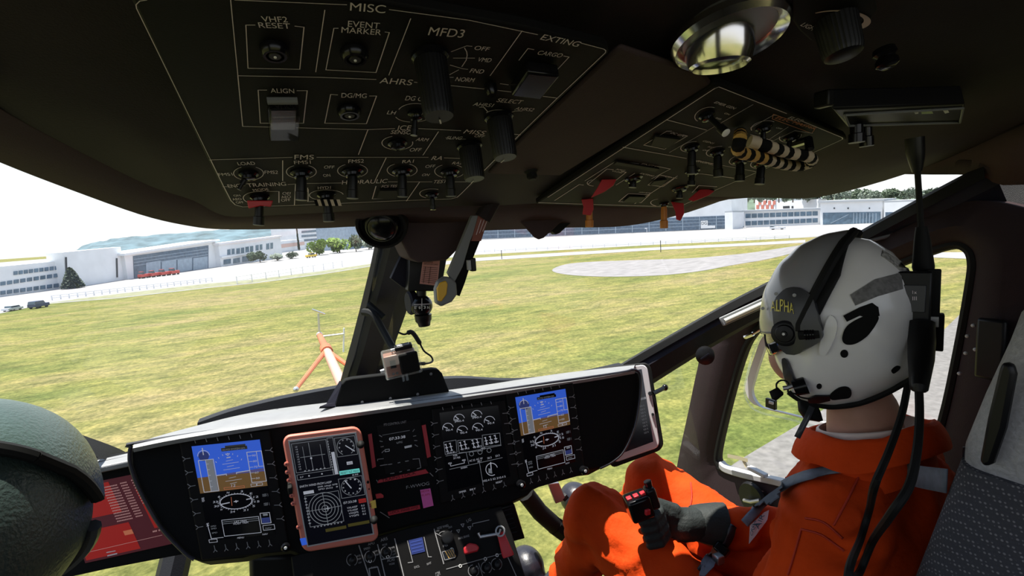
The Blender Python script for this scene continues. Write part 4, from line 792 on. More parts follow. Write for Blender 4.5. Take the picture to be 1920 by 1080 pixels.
bezel_marks(c); s.flush(o, {'bezel_print':'key_marking'}, 'display_symbols'); o['label'] = 'engine display between the control unit and right flight display'
# control unit, placards, registration, note
s = Sheet(PP, PN, PU, .003); b_ = MB(); b_.prism([ip(x, y, .002) for x, y in ((706,798),(788,785),(803,874),(722,890))], -PN*.004); cu = build('control_unit', b_, MATS['panel_black'], t_ip, bevel=.001)
cu['label'] = 'time and recording control unit with a red strip on each side'
s.text('FTI CONTROL UNIT',720,799,762,793,4.5,'bezel_print'); s.line([(717,816),(768,807)],'bezel_print',.8); s.text('07:33:38',730,826,760,821,5,'scr_white'); s.text('UTC',744,832,755,830,3,'scr_grey'); s.poly([(758,837),(772,834),(772,838),(759,841)],'scr_grey'); s.frame = None
s.line([(722,843),(730,842),(730,846),(722,847)],'scr_grey',.8,True)
for (a, c_) in (((711,816),(716,819)),((712,827),(717,828)),((714,838),(719,837)),((716,849),(720,845)),((774,809),(777,805)),((775,818),(780,817)),((777,826),(782,826)),((778,834),(783,837)),((708,864),(708,861)),((709,861),(719,860)),((774,861),(786,860)),((786,860),(789,877)),((713,873),(726,871)),((728,871),(735,870)),((746,868),(750,867)),((760,865),(766,864)),((732,888),(739,887)),((749,885),(753,884)),((764,882),(768,881)),((782,879),(789,877))): s.line([a, c_],'bezel_print',1.2)
s.flush(cu, {'bezel_print':'printed_lettering'}, 'display_symbols')
def placard(name, pts, m, texts=(), out=.004):
    b_ = MB(); b_.prism([ip(x, y, out) for x, y in pts], -PN*.003); o = build(name, b_, MATS[m], t_ip, smooth=0)
    if texts:
        s = Sheet(PP+PN*out, PN, PU, .0006)
        for a in texts: s.text(*a)
        s.flush(o, default='printed_lettering')
    return o
placard('red_strip', ((690,815),(697,813),(705,875),(698,878)), 'placard_red'); placard('red_strip', ((791,798),(798,796),(808,856),(801,859)), 'placard_red')
placard('red_placard', ((710,900),(798,880),(804,887),(708,906)), 'placard_red', (('TRAINS LOCK',716,904,780,889,5.5,'black_matte'),))
placard('red_placard', ((727,960),(787,947),(788,954),(729,967)), 'placard_red', (('LOCK INHIB HYD',732,964,784,953,4.5,'black_matte'),))
placard('red_tab', ((704,927),(714,925),(719,929),(719,933),(706,935)), 'guard_red'); placard('pink_note', ((788,919),(807,916),(813,948),(794,953)), 'note_pink', (('NOTE',790,924,805,921,3.5,'placard_red'),('FLAPS',791,931,806,928,3.5,'placard_red')))
s = Sheet(PP, PN, PU, .003); s.text('F-WWOG',762,917,805,909,6,'bezel_print'); s.line([(706,900),(709,905)],'bezel_print',1.2); s.line([(806,887),(812,893)],'bezel_print',1.2); s.line([(713,960),(730,971)],'bezel_print',1); s.flush(t_ip, default='registration_lettering')
# ---- orange tablet, suit bounce put into the frame colour
tq = Q((528,818),(676,799),(712,1014),(568,1037)); sq = Q((543,829),(665,813),(699,1000),(578,1023))
def tabplane(out): return PP+PN*out
t = thing('tablet', 'tablet with orange suit bounce in its frame colour, showing a radar-like page, clamped to the panel', 'tablet', ip(620,920))
def rounded(q, r=.08, n=5, ru=None):
    pts = []; rv = r*.66; ru = ru or r
    for cu_, cv, a0 in ((ru,rv,180),(1-ru,rv,270),(1-ru,1-rv,0),(ru,1-rv,90)):
        for i in range(n+1): a = math.radians(a0+90*i/n); pts.append(q(cu_+ru*math.cos(a), cv+rv*math.sin(a)))
    return pts
b_ = MB(); b_.prism([onp(x, y, PP+PN*.028, PN) for x, y in rounded(tq, .11)], -PN*.014); build('tablet_frame', b_, MATS['tablet_orange_bounce'], t, bevel=.003)
b_ = MB(); b_.prism([onp(x, y, PP+PN*.0286, PN) for x, y in ((540,826),(668,810),(702,1002),(576,1026))], -PN*.003); build('screen_border', b_, MATS['light_grey'], t)
b_ = MB(); b_.prism([onp(x, y, PP+PN*.029, PN) for x, y in (sq(0,0),sq(1,0),sq(1,1),sq(0,1))], -PN*.003); scn = build('screen', b_, MATS['scr_dark'], t)
s = Sheet(PP+PN*.029, PN, PU, .0005); c = Scr(s, sq); GR = 'scr_grey'
c.frame(.02,.02,.55,.30,GR,.8); c.line([(.28,.03),(.28,.30)],GR,.9); c.line([(.12,.16),(.50,.16)],GR,.9); c.line([(.18,.06),(.18,.28)],GR,.7); c.line([(.45,.06),(.45,.28)],GR,.7); s.disc(*sq(.28,.18),2,2,W,8,2)
for i in range(10): c.text('12',.07,.06+i*.024,.10,2.4,W)
for i in range(6): c.text('8',.14+i*.06,.30,.165+i*.06,2.4,W)
c.frame(.02,.32,.58,.37,GR,.8); c.text('0.7',.06,.355,.11,3.2,W); s.disc(*sq(.2,.345),1.5,1.5,W,8,2); s.disc(*sq(.4,.345),1.5,1.5,W,8,2)
c.frame(.57,.01,.66,.37,GR,.8); c.rect(.595,.15,.645,.37,W,1.8)
for i in range(12): c.text('9',.565,.05+i*.025,.58,2.2,W)
c.frame(.68,.02,.99,.205,GR,.8); c.arc(.83,.115,.13,.082,120,420,GR,1.0); c.line([(.83,.105),(.95,.17)],W,1.6)
for i in range(8): a = math.radians(140+i*37); c.text('0',.825+.105*math.cos(a),.12+.067*math.sin(a),.845+.105*math.cos(a),2.6,W)
c.rect(.80,.265,.89,.295,W,1.6); c.text('SVD',.815,.29,.875,2.6,'scr_black',2.6); c.rect(.665,.345,.975,.385,'scr_cyan',1.6); c.text('RESET NZ MAX',.68,.378,.96,4.2,'scr_black',2.6); c.text('0.99',.85,.41,.94,3,W)
c.frame(.63,.42,.99,.61,GR,.8); c.arc(.81,.51,.155,.085,100,440,GR,.9); c.line([(.80,.525),(.725,.445)],W,1.8)
for i in range(12): a = math.radians(i*30); c.text('%d'%(i % 9),.80+.13*math.cos(a),.515+.07*math.sin(a),.825+.13*math.cos(a),2.6,W)
c.text('EARTH WIND FROM LASSP',.03,.445,.52,4,W); c.text('DIR (deg) 078',.30,.475,.60,3.4,W); c.text('SPD (kts)   8',.30,.50,.60,3.4,W); c.rect(.07,.485,.23,.515,W,1.6)
c.frame(.08,.53,.60,.83,GR,.8)
for k_ in range(1, 6): c.arc(.355,.68,.05*k_,.031*k_,0,360,GR,1.1,30)
c.line([(.10,.68),(.61,.68)],GR,.9); c.line([(.355,.53),(.355,.83)],GR,.9); c.line([(.39,.665),(.39,.70)],W,.9); c.line([(.33,.685),(.43,.685)],W,.9)
for i in range(9): c.text('40',.06,.56+i*.03,.10,2.2,W); c.text('5',.13+i*.052,.845,.155+i*.052,2.2,W)
c.text('07:33:38',.64,.668,.84,4.2,W); c.rect(.875,.645,.99,.685,'scr_red',1.6); c.text('FREEZE',.885,.677,.98,2.8,'scr_redd',2.6)
for i, st in enumerate(('VXLASSP','VYLASSP','VXGPS','VYGPS')): c.text(st,.68+(i//2)*.01,.72+i*.028,.84,3.2,W); c.text('0.2',.9,.72+i*.028,.95,3,W)
mat('scr_olive', (0.06,0.05,0.01), .3, emit=.4); c.rect(.30,.875,.62,.905,'scr_olive',1.6); c.rect(.65,.865,.98,.895,'scr_olive',1.6); s.flush(scn, default='display_symbols')
for (x, y) in ((537,870),(539,885),(542,900),(547,929),(550,944),(560,988)):
    p = onp(x, y, PP+PN*.028, PN); r = m_of(p, 4.2); b_ = MB(); b_.lathe(p, PN, [(r,-.001),(r,.0015),(r*.8,.002)], 12); o = build('frame_button', b_, MATS['tablet_orange_bounce'], t)
    b_ = MB(); b_.lathe(p, PN, [(r*.4,.002),(r*.4,.0026)], 8); build('button_icon', b_, MATS['scr_redd'], o)
s = Sheet(PP+PN*.028, PN, PU, .0008); s.poly([(694,940),(704,937),(706,952),(697,954)],'tag_yellow'); s.poly([(562,1010),(573,1008),(576,1021),(566,1023)],'scr_blue'); s.text('PA',697,944,697.6,951,5,'black_matte',1.5); s.disc(690,904,2.5,3,'black_matte'); s.disc(692,917,1.4,1.6,'black_matte'); s.flush(t, {'tag_yellow':'yellow_tag','scr_blue':'blue_label'}, 'printed_marking')
for x, y in ((676,833),(701,974)):
    p = onp(x, y, PP+PN*.028, PN); b_ = MB(); b_.ball(p, (.0075,.012,.0075), 8); build('clamp_knob', b_, MATS['rubber'], t)
b_ = MB(); b_.box(onp(544,914,PP+PN*.027,PN), (.008,.03,.014)); build('clamp_knob', b_, MATS['rubber'], t, bevel=.002)
# ---- white tablet beyond the right end of the hood
TP = aty(1212,700,1.13); TN = V((-.55,-.8,.25)).normalized(); TU = V((0,0,1))
wq = Q((1128,694),(1213,683),(1238,838),(1149,869)); t = thing('tablet', 'white framed tablet in a black case at the right end of the glareshield', 'tablet', onp(1190,780,TP,TN))
cq = Q((1122,690),(1219,679),(1246,842),(1143,880)); b_ = MB(); b_.prism([onp(x, y, TP, TN) for x, y in rounded(cq, .13)], -TN*.02); build('rubber_case', b_, MATS['rubber'], t, bevel=.003)
b_ = MB(); b_.prism([onp(x, y, TP+TN*.003, TN) for x, y in rounded(wq, .12)], -TN*.006); build('tablet_frame', b_, MATS['tablet_white'], t, bevel=.002)
s2 = Q((1134,703),(1203,692),(1225,828),(1158,853)); b_ = MB(); b_.prism([onp(x, y, TP+TN*.0036, TN) for x, y in (s2(0,0),s2(1,0),s2(1,1),s2(0,1))], -TN*.003); scn = build('screen', b_, MATS['scr_dark'], t)
s = Sheet(TP+TN*.0036, TN, TU, .0005); c = Scr(s, s2); c.rect(.75,.38,.99,.41,'scr_grey',1.5)
for i in range(9): c.text('0.25 12',.80,.50+i*.045,.92,3,'scr_grey')
s.flush(scn, default='display_symbols')
for x, y, r_ in ((1219,738,.006),(1224,777,.004)):
    p = onp(x, y, TP+TN*.006, TN); b_ = MB(); b_.lathe(p, TN, [(.004,-.004),(r_,0),(r_*.8,.003)], 10); build('case_button', b_, MATS['black_gloss'], t)
b_ = MB(); p = onp(1224,738,TP,TN); b_.tube([p, p+V((.05,.01,.005))], .006, 8); b_.ball(p+V((.05,.01,.005)), .009, 6); build('mount_arm', b_, MATS['black_gloss'], t)
s = Sheet(TP+TN*.003, TN, TU, .0005); s.poly([(1151,846),(1156,844),(1158,853),(1153,856)],'scr_grey'); s.flush(t, default='printed_marking')
# ---- left console display (orange suit's reflection painted as glowing red) and shelf
LP = PP+V((0,.06,0)); lip = lambda x, y, out=0.0: onp(x, y, LP+PN*out, PN)
t = thing('side_display', 'display with suit reflection painted as glowing red fields and text rows left of the instrument panel hood', 'screen', lip(220,960))
b_ = MB(); b_.prism([lip(x, y) for x, y in ((60,893),(256,852),(300,940),(345,1040),(200,1068),(100,1090))], V((0,.03,0))); build('display_body', b_, MATS['hood_black'], t, bevel=.003)
b_ = MB(); b_.prism([lip(x, y, .002) for x, y in ((110,918),(262,887),(330,1018),(160,1056))], -PN*.003); scn = build('screen', b_, MATS['scr_redd'], t)
rq = Q((110,918),(262,887),(330,1018),(160,1056)); s = Sheet(LP+PN*.002, PN, PU, .0006); c = Scr(s, rq)
c.rect(.25,.03,.6,.45,'scr_red'); c.rect(.02,.6,.62,.97,'scr_red'); c.rect(.86,.2,1.0,.75,'scr_red')
for i in range(14):
    c.text('----------',.50,.10+i*.036,.68,2.2,'scr_rtext'); c.text('-----',.72,.09+i*.036,.80,2.2,'scr_rtext')
    if i < 10: c.text('----',.86,.08+i*.036,.93,2.2,'scr_rtext')
c.text('--- ---',.1,.12,.22,3,'scr_rtext'); c.rect(.52,.70,.62,.76,'scr_orange',1.6); c.line([(.05,.87),(.9,.86)],'scr_rtext',.8); c.text('--- ----',.82,.80,.95,3,'scr_rtext'); s.flush(scn, {'scr_red':'red_reflection'}, 'display_symbols')
b_ = MB(); a = [(98,880),(242,848),(252,862),(106,893)]; b_.prism([aty(x, y, 1.12 if i < 2 else 1.09) for i, (x, y) in enumerate(a)], V((0,0,-.012))); o = build('shelf', b_, MATS['glareshield'], t, bevel=.003)
s = Sheet(LP, PN, PU, .003); s.line([(200,1036),(216,1033)],'print_grey',1.6); s.line([(202,1042),(219,1038)],'print_grey',2.2); s.flush(t, default='printed_marking')
# ---- centre pedestal
CA = .55; CP = ip(760,985); CN = V((0,-math.cos(CA),math.sin(CA))); CU = V((0,math.sin(CA),math.cos(CA))); cip = lambda x, y, out=0.0: onp(x, y, CP+CN*out, CN)
t = thing('centre_pedestal', 'black centre pedestal with radio keys, switches and a red flagged pin', 'control panel', cip(760,1060))
b_ = MB(); b_.prism([cip(x, y) for x, y in ((545,1042),(715,1003),(770,988),(880,962),(940,948),(960,1000),(985,1080),(1010,1160),(560,1160))], V((0,.06,-.06))); build('pedestal_face', b_, MATS['panel_black'], t, bevel=.003)
s = Sheet(CP, CN, CU, .0008); PW = 'bezel_print'
ln((673,1023),(692,1080)); ln((708,1021),(722,1080)); ln((740,1010),(757,1080)); ln((814,992),(832,1057)); ln((715,1049),(748,1043)); ln((694,1080),(692,1066),(708,1063),(713,1080)); ln((951,1042),(968,1080),w=1.4); ln((764,1014),(774,1054),(765,1055),w=1.2); ln((795,1007),(803,1044),(809,1044),w=1.2); ln((837,1067),(940,1038),w=1.1); ln((897,1056),(905,1080),w=1.1); ln((886,987),(886,982),(917,975),w=1.2); ln((818,1000),(827,1005),w=1.1); ln((847,995),(842,1002),w=1.1); s.arc(835,1003,12,7,200,330,PW,1.2)
for x, y in ((660,1050),(694,1044),(724,1036),(888,1070),(912,1064),(931,1058)): s.arc(x,y,10,11,110,260,PW,1.2); s.arc(x,y,10,11,-60,60,PW,1.2)
for x, y in ((660,1050),(694,1052),(727,1044),(863,1061),(894,1065),(910,1048),(932,1041),(847,1030)): s.arc(x,y,2.6,2.6,0,360,'print_white',1.3,12)
for x, y in ((859,996),(867,985),(880,990)): s.line([(x-3,y-2),(x+3,y-3),(x+1,y+3)],PW,1.2,True)
for a in (('APU',690,1023,702,1020,4),('SPEED',682,1032,694,1029,4),('ARS',714,1016,727,1012,5.5),('MODE',717,1024,726,1022,3.5),('ACAS',726,1054,740,1051,5.5),('MODE',730,1060,740,1058,3.5),('AUTO',669,1044,676,1043,3.2),('NORM',671,1050,677,1049,3.2),('OFF',672,1057,678,1056,3.2),('SLOW',701,1036,708,1034,3.2),('NORM',703,1043,710,1041,3.2),('TYPE',732,1030,740,1027,3.2),('ON',735,1036,740,1035,3.2),('OFF',736,1042,742,1040,3.2),('NOSE WHEEL',820,993,842,987,4.5),('UNLK',818,997,824,996,3.2),('LOCK',841,991,848,989,3.2),('EMER',831,1026,840,1024,4),('PARK BRAKE',860,1012,880,1006,4),('L/G',876,980,884,976,5.5),('EXCL',777,1066,787,1063,4),('RMT',801,1060,809,1057,4),('COM',818,1082,826,1078,8),('BARO',696,1066,707,1064,3.2)): tx(*a)
s.poly([(766,1013),(792,1007),(797,1034),(772,1040)],'scr_navy')
for i in range(4): s.line([(770+i,1017+i*6),(790+i,1012+i*6)],'scr_text',1.2,k=2)
s.poly([(829,1035),(850,1028),(853,1045),(834,1050)],'black_gloss'); 
for i in range(4): s.line([(835+i*4,1033-i),(842+i*4,1046-i)],'stripe_yellow',1.6,k=2)
s.line([(829,1035),(850,1028),(853,1045),(834,1050)],PW,1.0,True,k=2)
s.flush(t, {'scr_navy':'radio_screen','scr_blue':'radio_text','print_white':'key_rings'}, 'printed_lettering')
for x, y, r_ in ((660,1050,6),(694,1044,6),(724,1036,6),(888,1070,7),(912,1064,7),(931,1058,7),(838,1008,12)):
    p = cip(x, y); r = m_of(p, r_); b_ = MB(); b_.lathe(p, CN, [(r,0),(r*.9,.012),(r*.6,.0135)], 16); build('rotary_knob', b_, MATS['black_plastic'], t)
p = [cip(x, y, .02) for x, y in ((897,999),(900,1007),(935,1001),(938,992))]; b_ = MB(); b_.tube(p, .0035, 8); lv = build('gear_lever', b_, MATS['metal_dull'], t)
pr = cip(938,996,.022); b_ = MB(); pts = [pr+(V((1,0,0))*math.cos(a)+CU*math.sin(a))*.0095 for a in [2*math.pi*i/20 for i in range(21)]]; b_.tube(pts, .0018, 6); build('ring', b_, MATS['light_grey'], lv)
b_ = MB(); a, e = cip(940,1003,.02), cip(955,1045,.012); b_.loft([[a+V((-.008,0,0)),a+V((.008,0,0)),a+V((.008,.006,.004)),a+V((-.008,.006,.004))],[e+V((-.014,0,0)),e+V((.012,0,0)),e+V((.012,.006,.004)),e+V((-.014,.006,.004))]], None, True, True); build('red_flag', b_, MATS['guard_red'], lv, bevel=.002)
b_ = MB(); b_.prism([cip(x, y, .012) for x, y in ((870,1027),(880,1018),(893,1020),(899,1025),(897,1034),(872,1040))], -CN*.01); build('brake_handle', b_, MATS['guard_red'], t, bevel=.003)
# side vent and pedal housing next to the pedestal
p = [(920,958),(965,945),(985,1010),(940,1022)]; b_ = MB(); b_.prism([aty(x, y, 1.0) for x, y in p], V((0,.03,0))); sv = build('vent_housing', b_, MATS['black_plastic'], t, bevel=.003)
for i in range(6): b_ = MB(); a, e = aty(930+i*2.3,962+i*8.5,.997), aty(958+i*2.3,954+i*8.5,.997); b_.tube([a, e], .0014, 5); build('vent_slat', b_, MATS['frame_grey'], sv)
p = [(466,1043),(560,1040),(575,1080),(590,1180),(470,1180)]; b_ = MB(); b_.prism([aty(x, y, 1.12) for x, y in p], V((0,.1,0))); build('pedal_housing', b_, MATS['black_plastic'], t, bevel=.01)
# ================================================================== FITTINGS ON THE GLARESHIELD AND CENTRE POST
# bracket plate on the glareshield
bp = [(629,764),(640,722),(648,713),(660,710),(812,692),(822,693),(829,700),(843,735)]
t = thing('camera_bracket', 'black metal plate bracket standing on the glareshield under the camera', 'bracket', aty(735,750,1.10))
b_ = MB(); b_.prism([aty(x, y, 1.10) for x, y in bp], V((0,.02,0))); build('plate', b_, MATS['black_matte'], t, bevel=.002)
b_ = MB(); b_.loft([[aty(598,766,1.07), aty(628,765,1.10), aty(628,762,1.10), aty(600,762,1.07)], [aty(612,760,1.11), aty(629,758,1.10), aty(629,755,1.10), aty(612,757,1.11)], [aty(636,716,1.125), aty(641,722,1.10), aty(641,719,1.10), aty(637,713,1.125)]], None, True, True); build('flange', b_, MATS['frame_grey'], t)
for x, y in ((679,754),(732,747),(783,739),(808,701)):
    p = aty(x, y, 1.0995); b_ = MB(); b_.lathe(p, V((0,-1,0)), [(.0032,0),(.0032,.0012),(.0018,.0014)], 10); build('screw', b_, MATS['screw'], t)
# action camera
gc = aty(753,678,1.075); GX = V((.985,-.12,.10)).normalized(); GY = V((.14,.98,.10)); GY = (GY-GX*GY.dot(GX)).normalized(); GZ_ = GX.cross(GY)
t = thing('action_camera', 'small action camera in a clear housing clipped above the black bracket', 'camera', gc-GZ_*.03)
W_, H_ = m_of(gc, 68), m_of(gc, 50)
mat('cam_suit_bounce', (0.36,0.19,0.14), 0.4, 0.4)  # orange reflected from the flight suit is mixed into the camera body's base colour
g = lambda a, c, d=0.0: gc+GX*(a*W_)+GZ_*(c*H_)-GY*d
b_ = MB(); b_.box(gc, (W_,.036,H_), GX, GY, GZ_); build('clear_housing', b_, MATS['clear_plastic'], t, bevel=.004)
b_ = MB(); b_.box(gc+GX*(-W_*.03)-GZ_*(.02*H_), (W_*.86,.026,H_*.82), GX, GY, GZ_); build('camera_body', b_, MATS['cam_suit_bounce'], t, bevel=.002)
b_ = MB(); b_.box(g(.19,.0,.017), (W_*.52,.008,H_*.8), GX, GY, GZ_); build('battery_door', b_, MATS['black_matte'], t, bevel=.004)
b_ = MB(); b_.box(g(-.24,.06,.0135), (W_*.15,.002,H_*.3), GX, GY, GZ_); build('status_window', b_, MATS['scr_black'], t)
for q in ((-.28,-.3),(-.18,-.3)): b_ = MB(); b_.lathe(g(*q,.013), -GY, [(.003,0),(.003,.003)], 10); build('control_button', b_, MATS['metal_chrome'], t)
b_ = MB(); b_.box(g(.12,.56), (W_*.48,.02,H_*.16), GX, GY, GZ_); o = build('housing_latch', b_, MATS['black_plastic'], t, bevel=.002)
b_ = MB(); b_.box(g(.12,.645), (W_*.34,.012,H_*.05), GX, GY, GZ_); build('latch_plate', b_, MATS['metal_dull'], o, bevel=.001)
for k in range(3): b_ = MB(); b_.lathe(g(-.2+.06*k,.5), GX, [(.005,-.0015),(.005,.0015)], 10); build('hinge_knuckle', b_, MATS['metal_chrome'], t)
for k in (-.06,.04): b_ = MB(); b_.box(g(k+.02,-.62), (W_*.07,.008,H_*.3), GX, GY, GZ_); build('mount_prong', b_, MATS['clear_plastic'], t)
b_ = MB(); b_.lathe(g(-.5,-.2), GX, [(.004,-.008),(.005,0)], 10); build('side_screw', b_, MATS['metal_dull'], t)
b_ = MB(); cpts = spline([aty(745,622,1.17), aty(758,627,1.16), aty(772,623,1.16), aty(785,640,1.16), aty(795,658,1.155), aty(808,668,1.15), aty(811,677,1.14), aty(803,681,1.10), aty(788,682,1.075)], 6); b_.tube(cpts, [.0055 if 8 < i < 20 else (.004 if i > 44 else .0022) for i in range(len(cpts))], 8); build('power_cable', b_, MATS['rubber'], t)
# camera clamp arm on the post
b_ = MB(); b_.tube(spline([aty(682,585,1.25), aty(700,590,1.22), aty(718,620,1.2), aty(735,650,1.17), aty(742,655,1.15)], 4), .009, 8); b_.tube([aty(690,570,1.25), aty(720,596,1.22)], .008, 8); cl = build('clamp_arm', b_, MATS['rubber'], None, org=aty(720,620,1.2)); tag(cl, 'black jointed clamp arm fixed to the lower centre windscreen post', 'clamp')
# placard holder below the header pod
t = thing('placard_holder', 'black holder with a pink deviation card under the header pod', 'placard', aty(800,490,1.02))
b_ = MB(); b_.prism([aty(x, y, 1.02) for x, y in ((768,480),(838,484),(827,546),(765,546))], V((0,.03,0))); build('holder', b_, MATS['black_plastic'], t, bevel=.002)
b_ = MB(); b_.prism([aty(x, y, 1.0185) for x, y in ((793,487),(825,488),(820,536),(787,532))], V((0,.001,0))); mat('card_pink', (0.62,0.30,0.25), 0.7); cd = build('card', b_, MATS['card_pink'], t)
s = Sheet(aty(800,510,1.0184), V((0,-1,0)), V((0,0,1)), .0004); q = Q((793,487),(825,488),(820,536),(787,532)); c = Scr(s, q)
for i in range(9): c.line([(.08,.30+i*.075),(.92,.30+i*.075)], 'black_matte', .7)
c.line([(.5,.28),(.5,.95)],'black_matte',.8); c.line([(.2,.28),(.2,.95)],'black_matte',.8); c.text('COMPASS',.1,.12,.6,3,'black_matte'); c.text('DEVIATION CARD',.1,.2,.9,2.6,'black_matte'); s.flush(cd, default='printed_lettering')
b_ = MB(); b_.prism([aty(x, y, 1.05) for x, y in ((769,462),(770,545),(754,538),(733,522),(752,480))], V((0,.02,0))); build('side_plate', b_, MATS['frame_grey'], t, bevel=.001)
# magnetic compass
cc = aty(790,573,1.03); t = thing('compass', 'round black magnetic compass hanging on the centre windscreen post', 'compass', cc)
r = m_of(cc, 21); b_ = MB(); b_.ball(cc, r, 14); build('bowl', b_, MATS['black_gloss'], t)
b_ = MB(); b_.lathe(aty(768,568,1.045), V((1,.1,0)), [(r*.95,-.004),(r*1.1,.0),(r*1.05,.012)], 20); build('rear_ring', b_, MATS['frame_grey'], t)
b_ = MB(); b_.tube([aty(793,590,1.03), aty(794,600,1.03), aty(795,604,1.03), aty(796,611,1.03)], [r*.78, r*.74, r*.6, r*.52], 16); build('lower_cap', b_, MATS['black_plastic'], t)
b_ = MB(); b_.tube([aty(790,545,1.03), aty(790,556,1.03)], r*.45, 10); build('neck', b_, MATS['black_plastic'], t)
s = Sheet(cc-V((0,r*1.0,0)), V((0,-1,0)), V((0,0,1)), .0005); s.line([(776,571),(806,570)],'print_grey',1.1); s.line([(791,560),(791,582)],'print_white',1.0)
for x, st in ((779,'E'),(787,'6'),(796,'3'),(803,'N')): s.text(st, x-2,579,x+2,579,5,'print_white')
s.flush(t, default='compass_card')
# eyeball air vent
vc = aty(716,420,.94); va = V((-.25,-.75,-.45)).normalized(); t = thing('air_vent', 'round black eyeball air vent in the header liner above the post', 'air vent', vc)
r = m_of(vc, 46); b_ = MB(); b_.lathe(vc, va, [(r*1.05,-.03),(r*1.05,.006),(r,.012),(r*.9,.012),(r*.86,.004)], 32); build('outer_ring', b_, MATS['black_plastic'], t)
b_ = MB(); b_.ball(vc-va*.012, r*.86, 14); build('eyeball', b_, MATS['black_gloss'], t)
b_ = MB(); b_.lathe(vc, va, [(r*.6,.012),(r*.62,.016),(r*.56,.018),(r*.5,.008),(r*.1,.006)], 28); build('nozzle', b_, MATS['black_plastic'], t)
# rotor brake lever
lp = aty(850,540,.88); yl = .88; A = lambda x, y, d=0: aty(x, y, yl+d)
t = thing('brake_lever', 'long grey hand lever with a yellow grip window hanging from the ceiling', 'lever', A(900,390))
b_ = MB(); b_.prism([A(x, y) for x, y in ((885,404),(902,404),(882,452),(868,500),(852,530),(846,522),(840,512),(858,470))], V((0,.012,0))); build('lever_arm', b_, MATS['grey_plastic'], t, bevel=.001)
b_ = MB(); b_.prism([A(x, y, .004) for x, y in ((902,404),(919,404),(905,440),(884,492),(872,530),(862,556),(845,540),(868,500),(882,452))], V((0,.02,0))); build('lever_side', b_, MATS['black_matte'], t, bevel=.001)
b_ = MB(); b_.prism([A(x, y, -.004) for x, y in ((817,543),(822,528),(835,519),(846,520),(856,530),(858,552),(848,566),(828,575),(819,570))], V((0,.02,0))); build('grip', b_, MATS['grey_plastic'], t, bevel=.003)
mat('grip_yellow', (0.75,0.42,0.03), 0.35); b_ = MB(); b_.prism([A(x, y, -.006) for x, y in ((819,541),(825,530),(836,526),(840,532),(838,552),(828,566),(821,564))], V((0,.006,0))); build('grip_window', b_, MATS['grip_yellow'], t, bevel=.002)
b_ = MB(); b_.prism([A(x, y, -.002) for x, y in ((897,404),(918,402),(902,452),(884,452))], V((0,.003,0))); build('warning_label', b_, mat('label_rust', (0.22,0.07,0.05), .7), t, smooth=0)
b_ = MB(); b_.tube([A(905,410,.006), A(928,372,.0), A(945,340,-.01)], [.016,.014,.013], 8); build('upper_link', b_, MATS['liner_black'], t)
b_ = MB(); b_.box(A(879,497,-.004), (.006,.01,.018)); build('release_catch', b_, MATS['light_grey'], t, bevel=.001); b_ = MB(); b_.box(A(886,496,.0), (.01,.014,.024)); build('catch_block', b_, MATS['black_plastic'], t, bevel=.002)
s = Sheet(A(905,425,-.003), V((0,-1,0)), V((0,0,1)), .0006)
for i in range(3): s.line([(893+i*6,440-i*3),(902+i*6,412)],'print_grey',.9)
s.flush(t, default='printed_lettering')
# folded visor flap
t = thing('sun_visor', 'folded brown triangular sun visor hanging from the header liner', 'visor', aty(1010,410,.96))
b_ = MB(); b_.prism([aty(x, y, .955) for x, y in ((958,398),(1085,392),(1065,405),(1020,446),(1011,449),(1003,445),(978,418))], V((0,.006,0))); build('flap', b_, MATS['liner_brown'], t, bevel=.002)
b_ = MB(); b_.prism([aty(x, y, .965) for x, y in ((1018,444),(1072,398),(1082,402),(1078,412),(1050,437),(1043,440),(1036,434))], V((0,.02,0))); build('clip', b_, MATS['rubber'], t, bevel=.002)
# strip light and knob on the side post
a, e = aty(1352,604,1.14), aty(1448,560,1.08); d = (e-a); n = V((-.6,-.7,.2)).normalized(); up = d.normalized().cross(n)
t = thing('strip_light', 'pale tube light in a grey bracket on the diagonal side post', 'lamp', a); b_ = MB(); b_.box((a+e)/2, (d.length,.02,.028), d.normalized(), n, up); build('bracket', b_, MATS['grey_plastic'], t, bevel=.003)
b_ = MB(); b_.tube([a+d*.06+n*.011+up*.002, a+d*.97+n*.011+up*.002], .0075, 10); build('tube', b_, mat('tube_pale', (0.55,0.55,0.48), .4), t)
p = aty(1322,667,1.2); b_ = MB(); b_.lathe(p, V((-.7,-.7,.1)), [(.028,-.02),(.028,.006),(.02,.010),(.006,.012)], 20); o = build('rotary_control', b_, MATS['black_plastic'], None, org=p); tag(o, 'round black knob at the foot of the diagonal side post', 'knob')
b_ = MB(); n = V((-.7,-.7,.1)).normalized(); b_.box(p+n*.0135, (.03,.004,.004), n.orthogonal().normalized(), n, n.cross(n.orthogonal()).normalized()); build('knob_bar', b_, MATS['frame_grey'], o)
# bracket on the side post near the roof
t = thing('grab_rod', 'short silver-tipped rod clipped to the diagonal side post above the helmet', 'rod', aty(1620,455,.85)); b_ = MB(); b_.tube([aty(1630,452,.84), aty(1682,438,.80)], .005, 8); build('rod', b_, MATS['metal_dull'], t); b_ = MB(); b_.ball(aty(1684,438,.80), .012, 8); build('end_fitting', b_, MATS['black_plastic'], t)
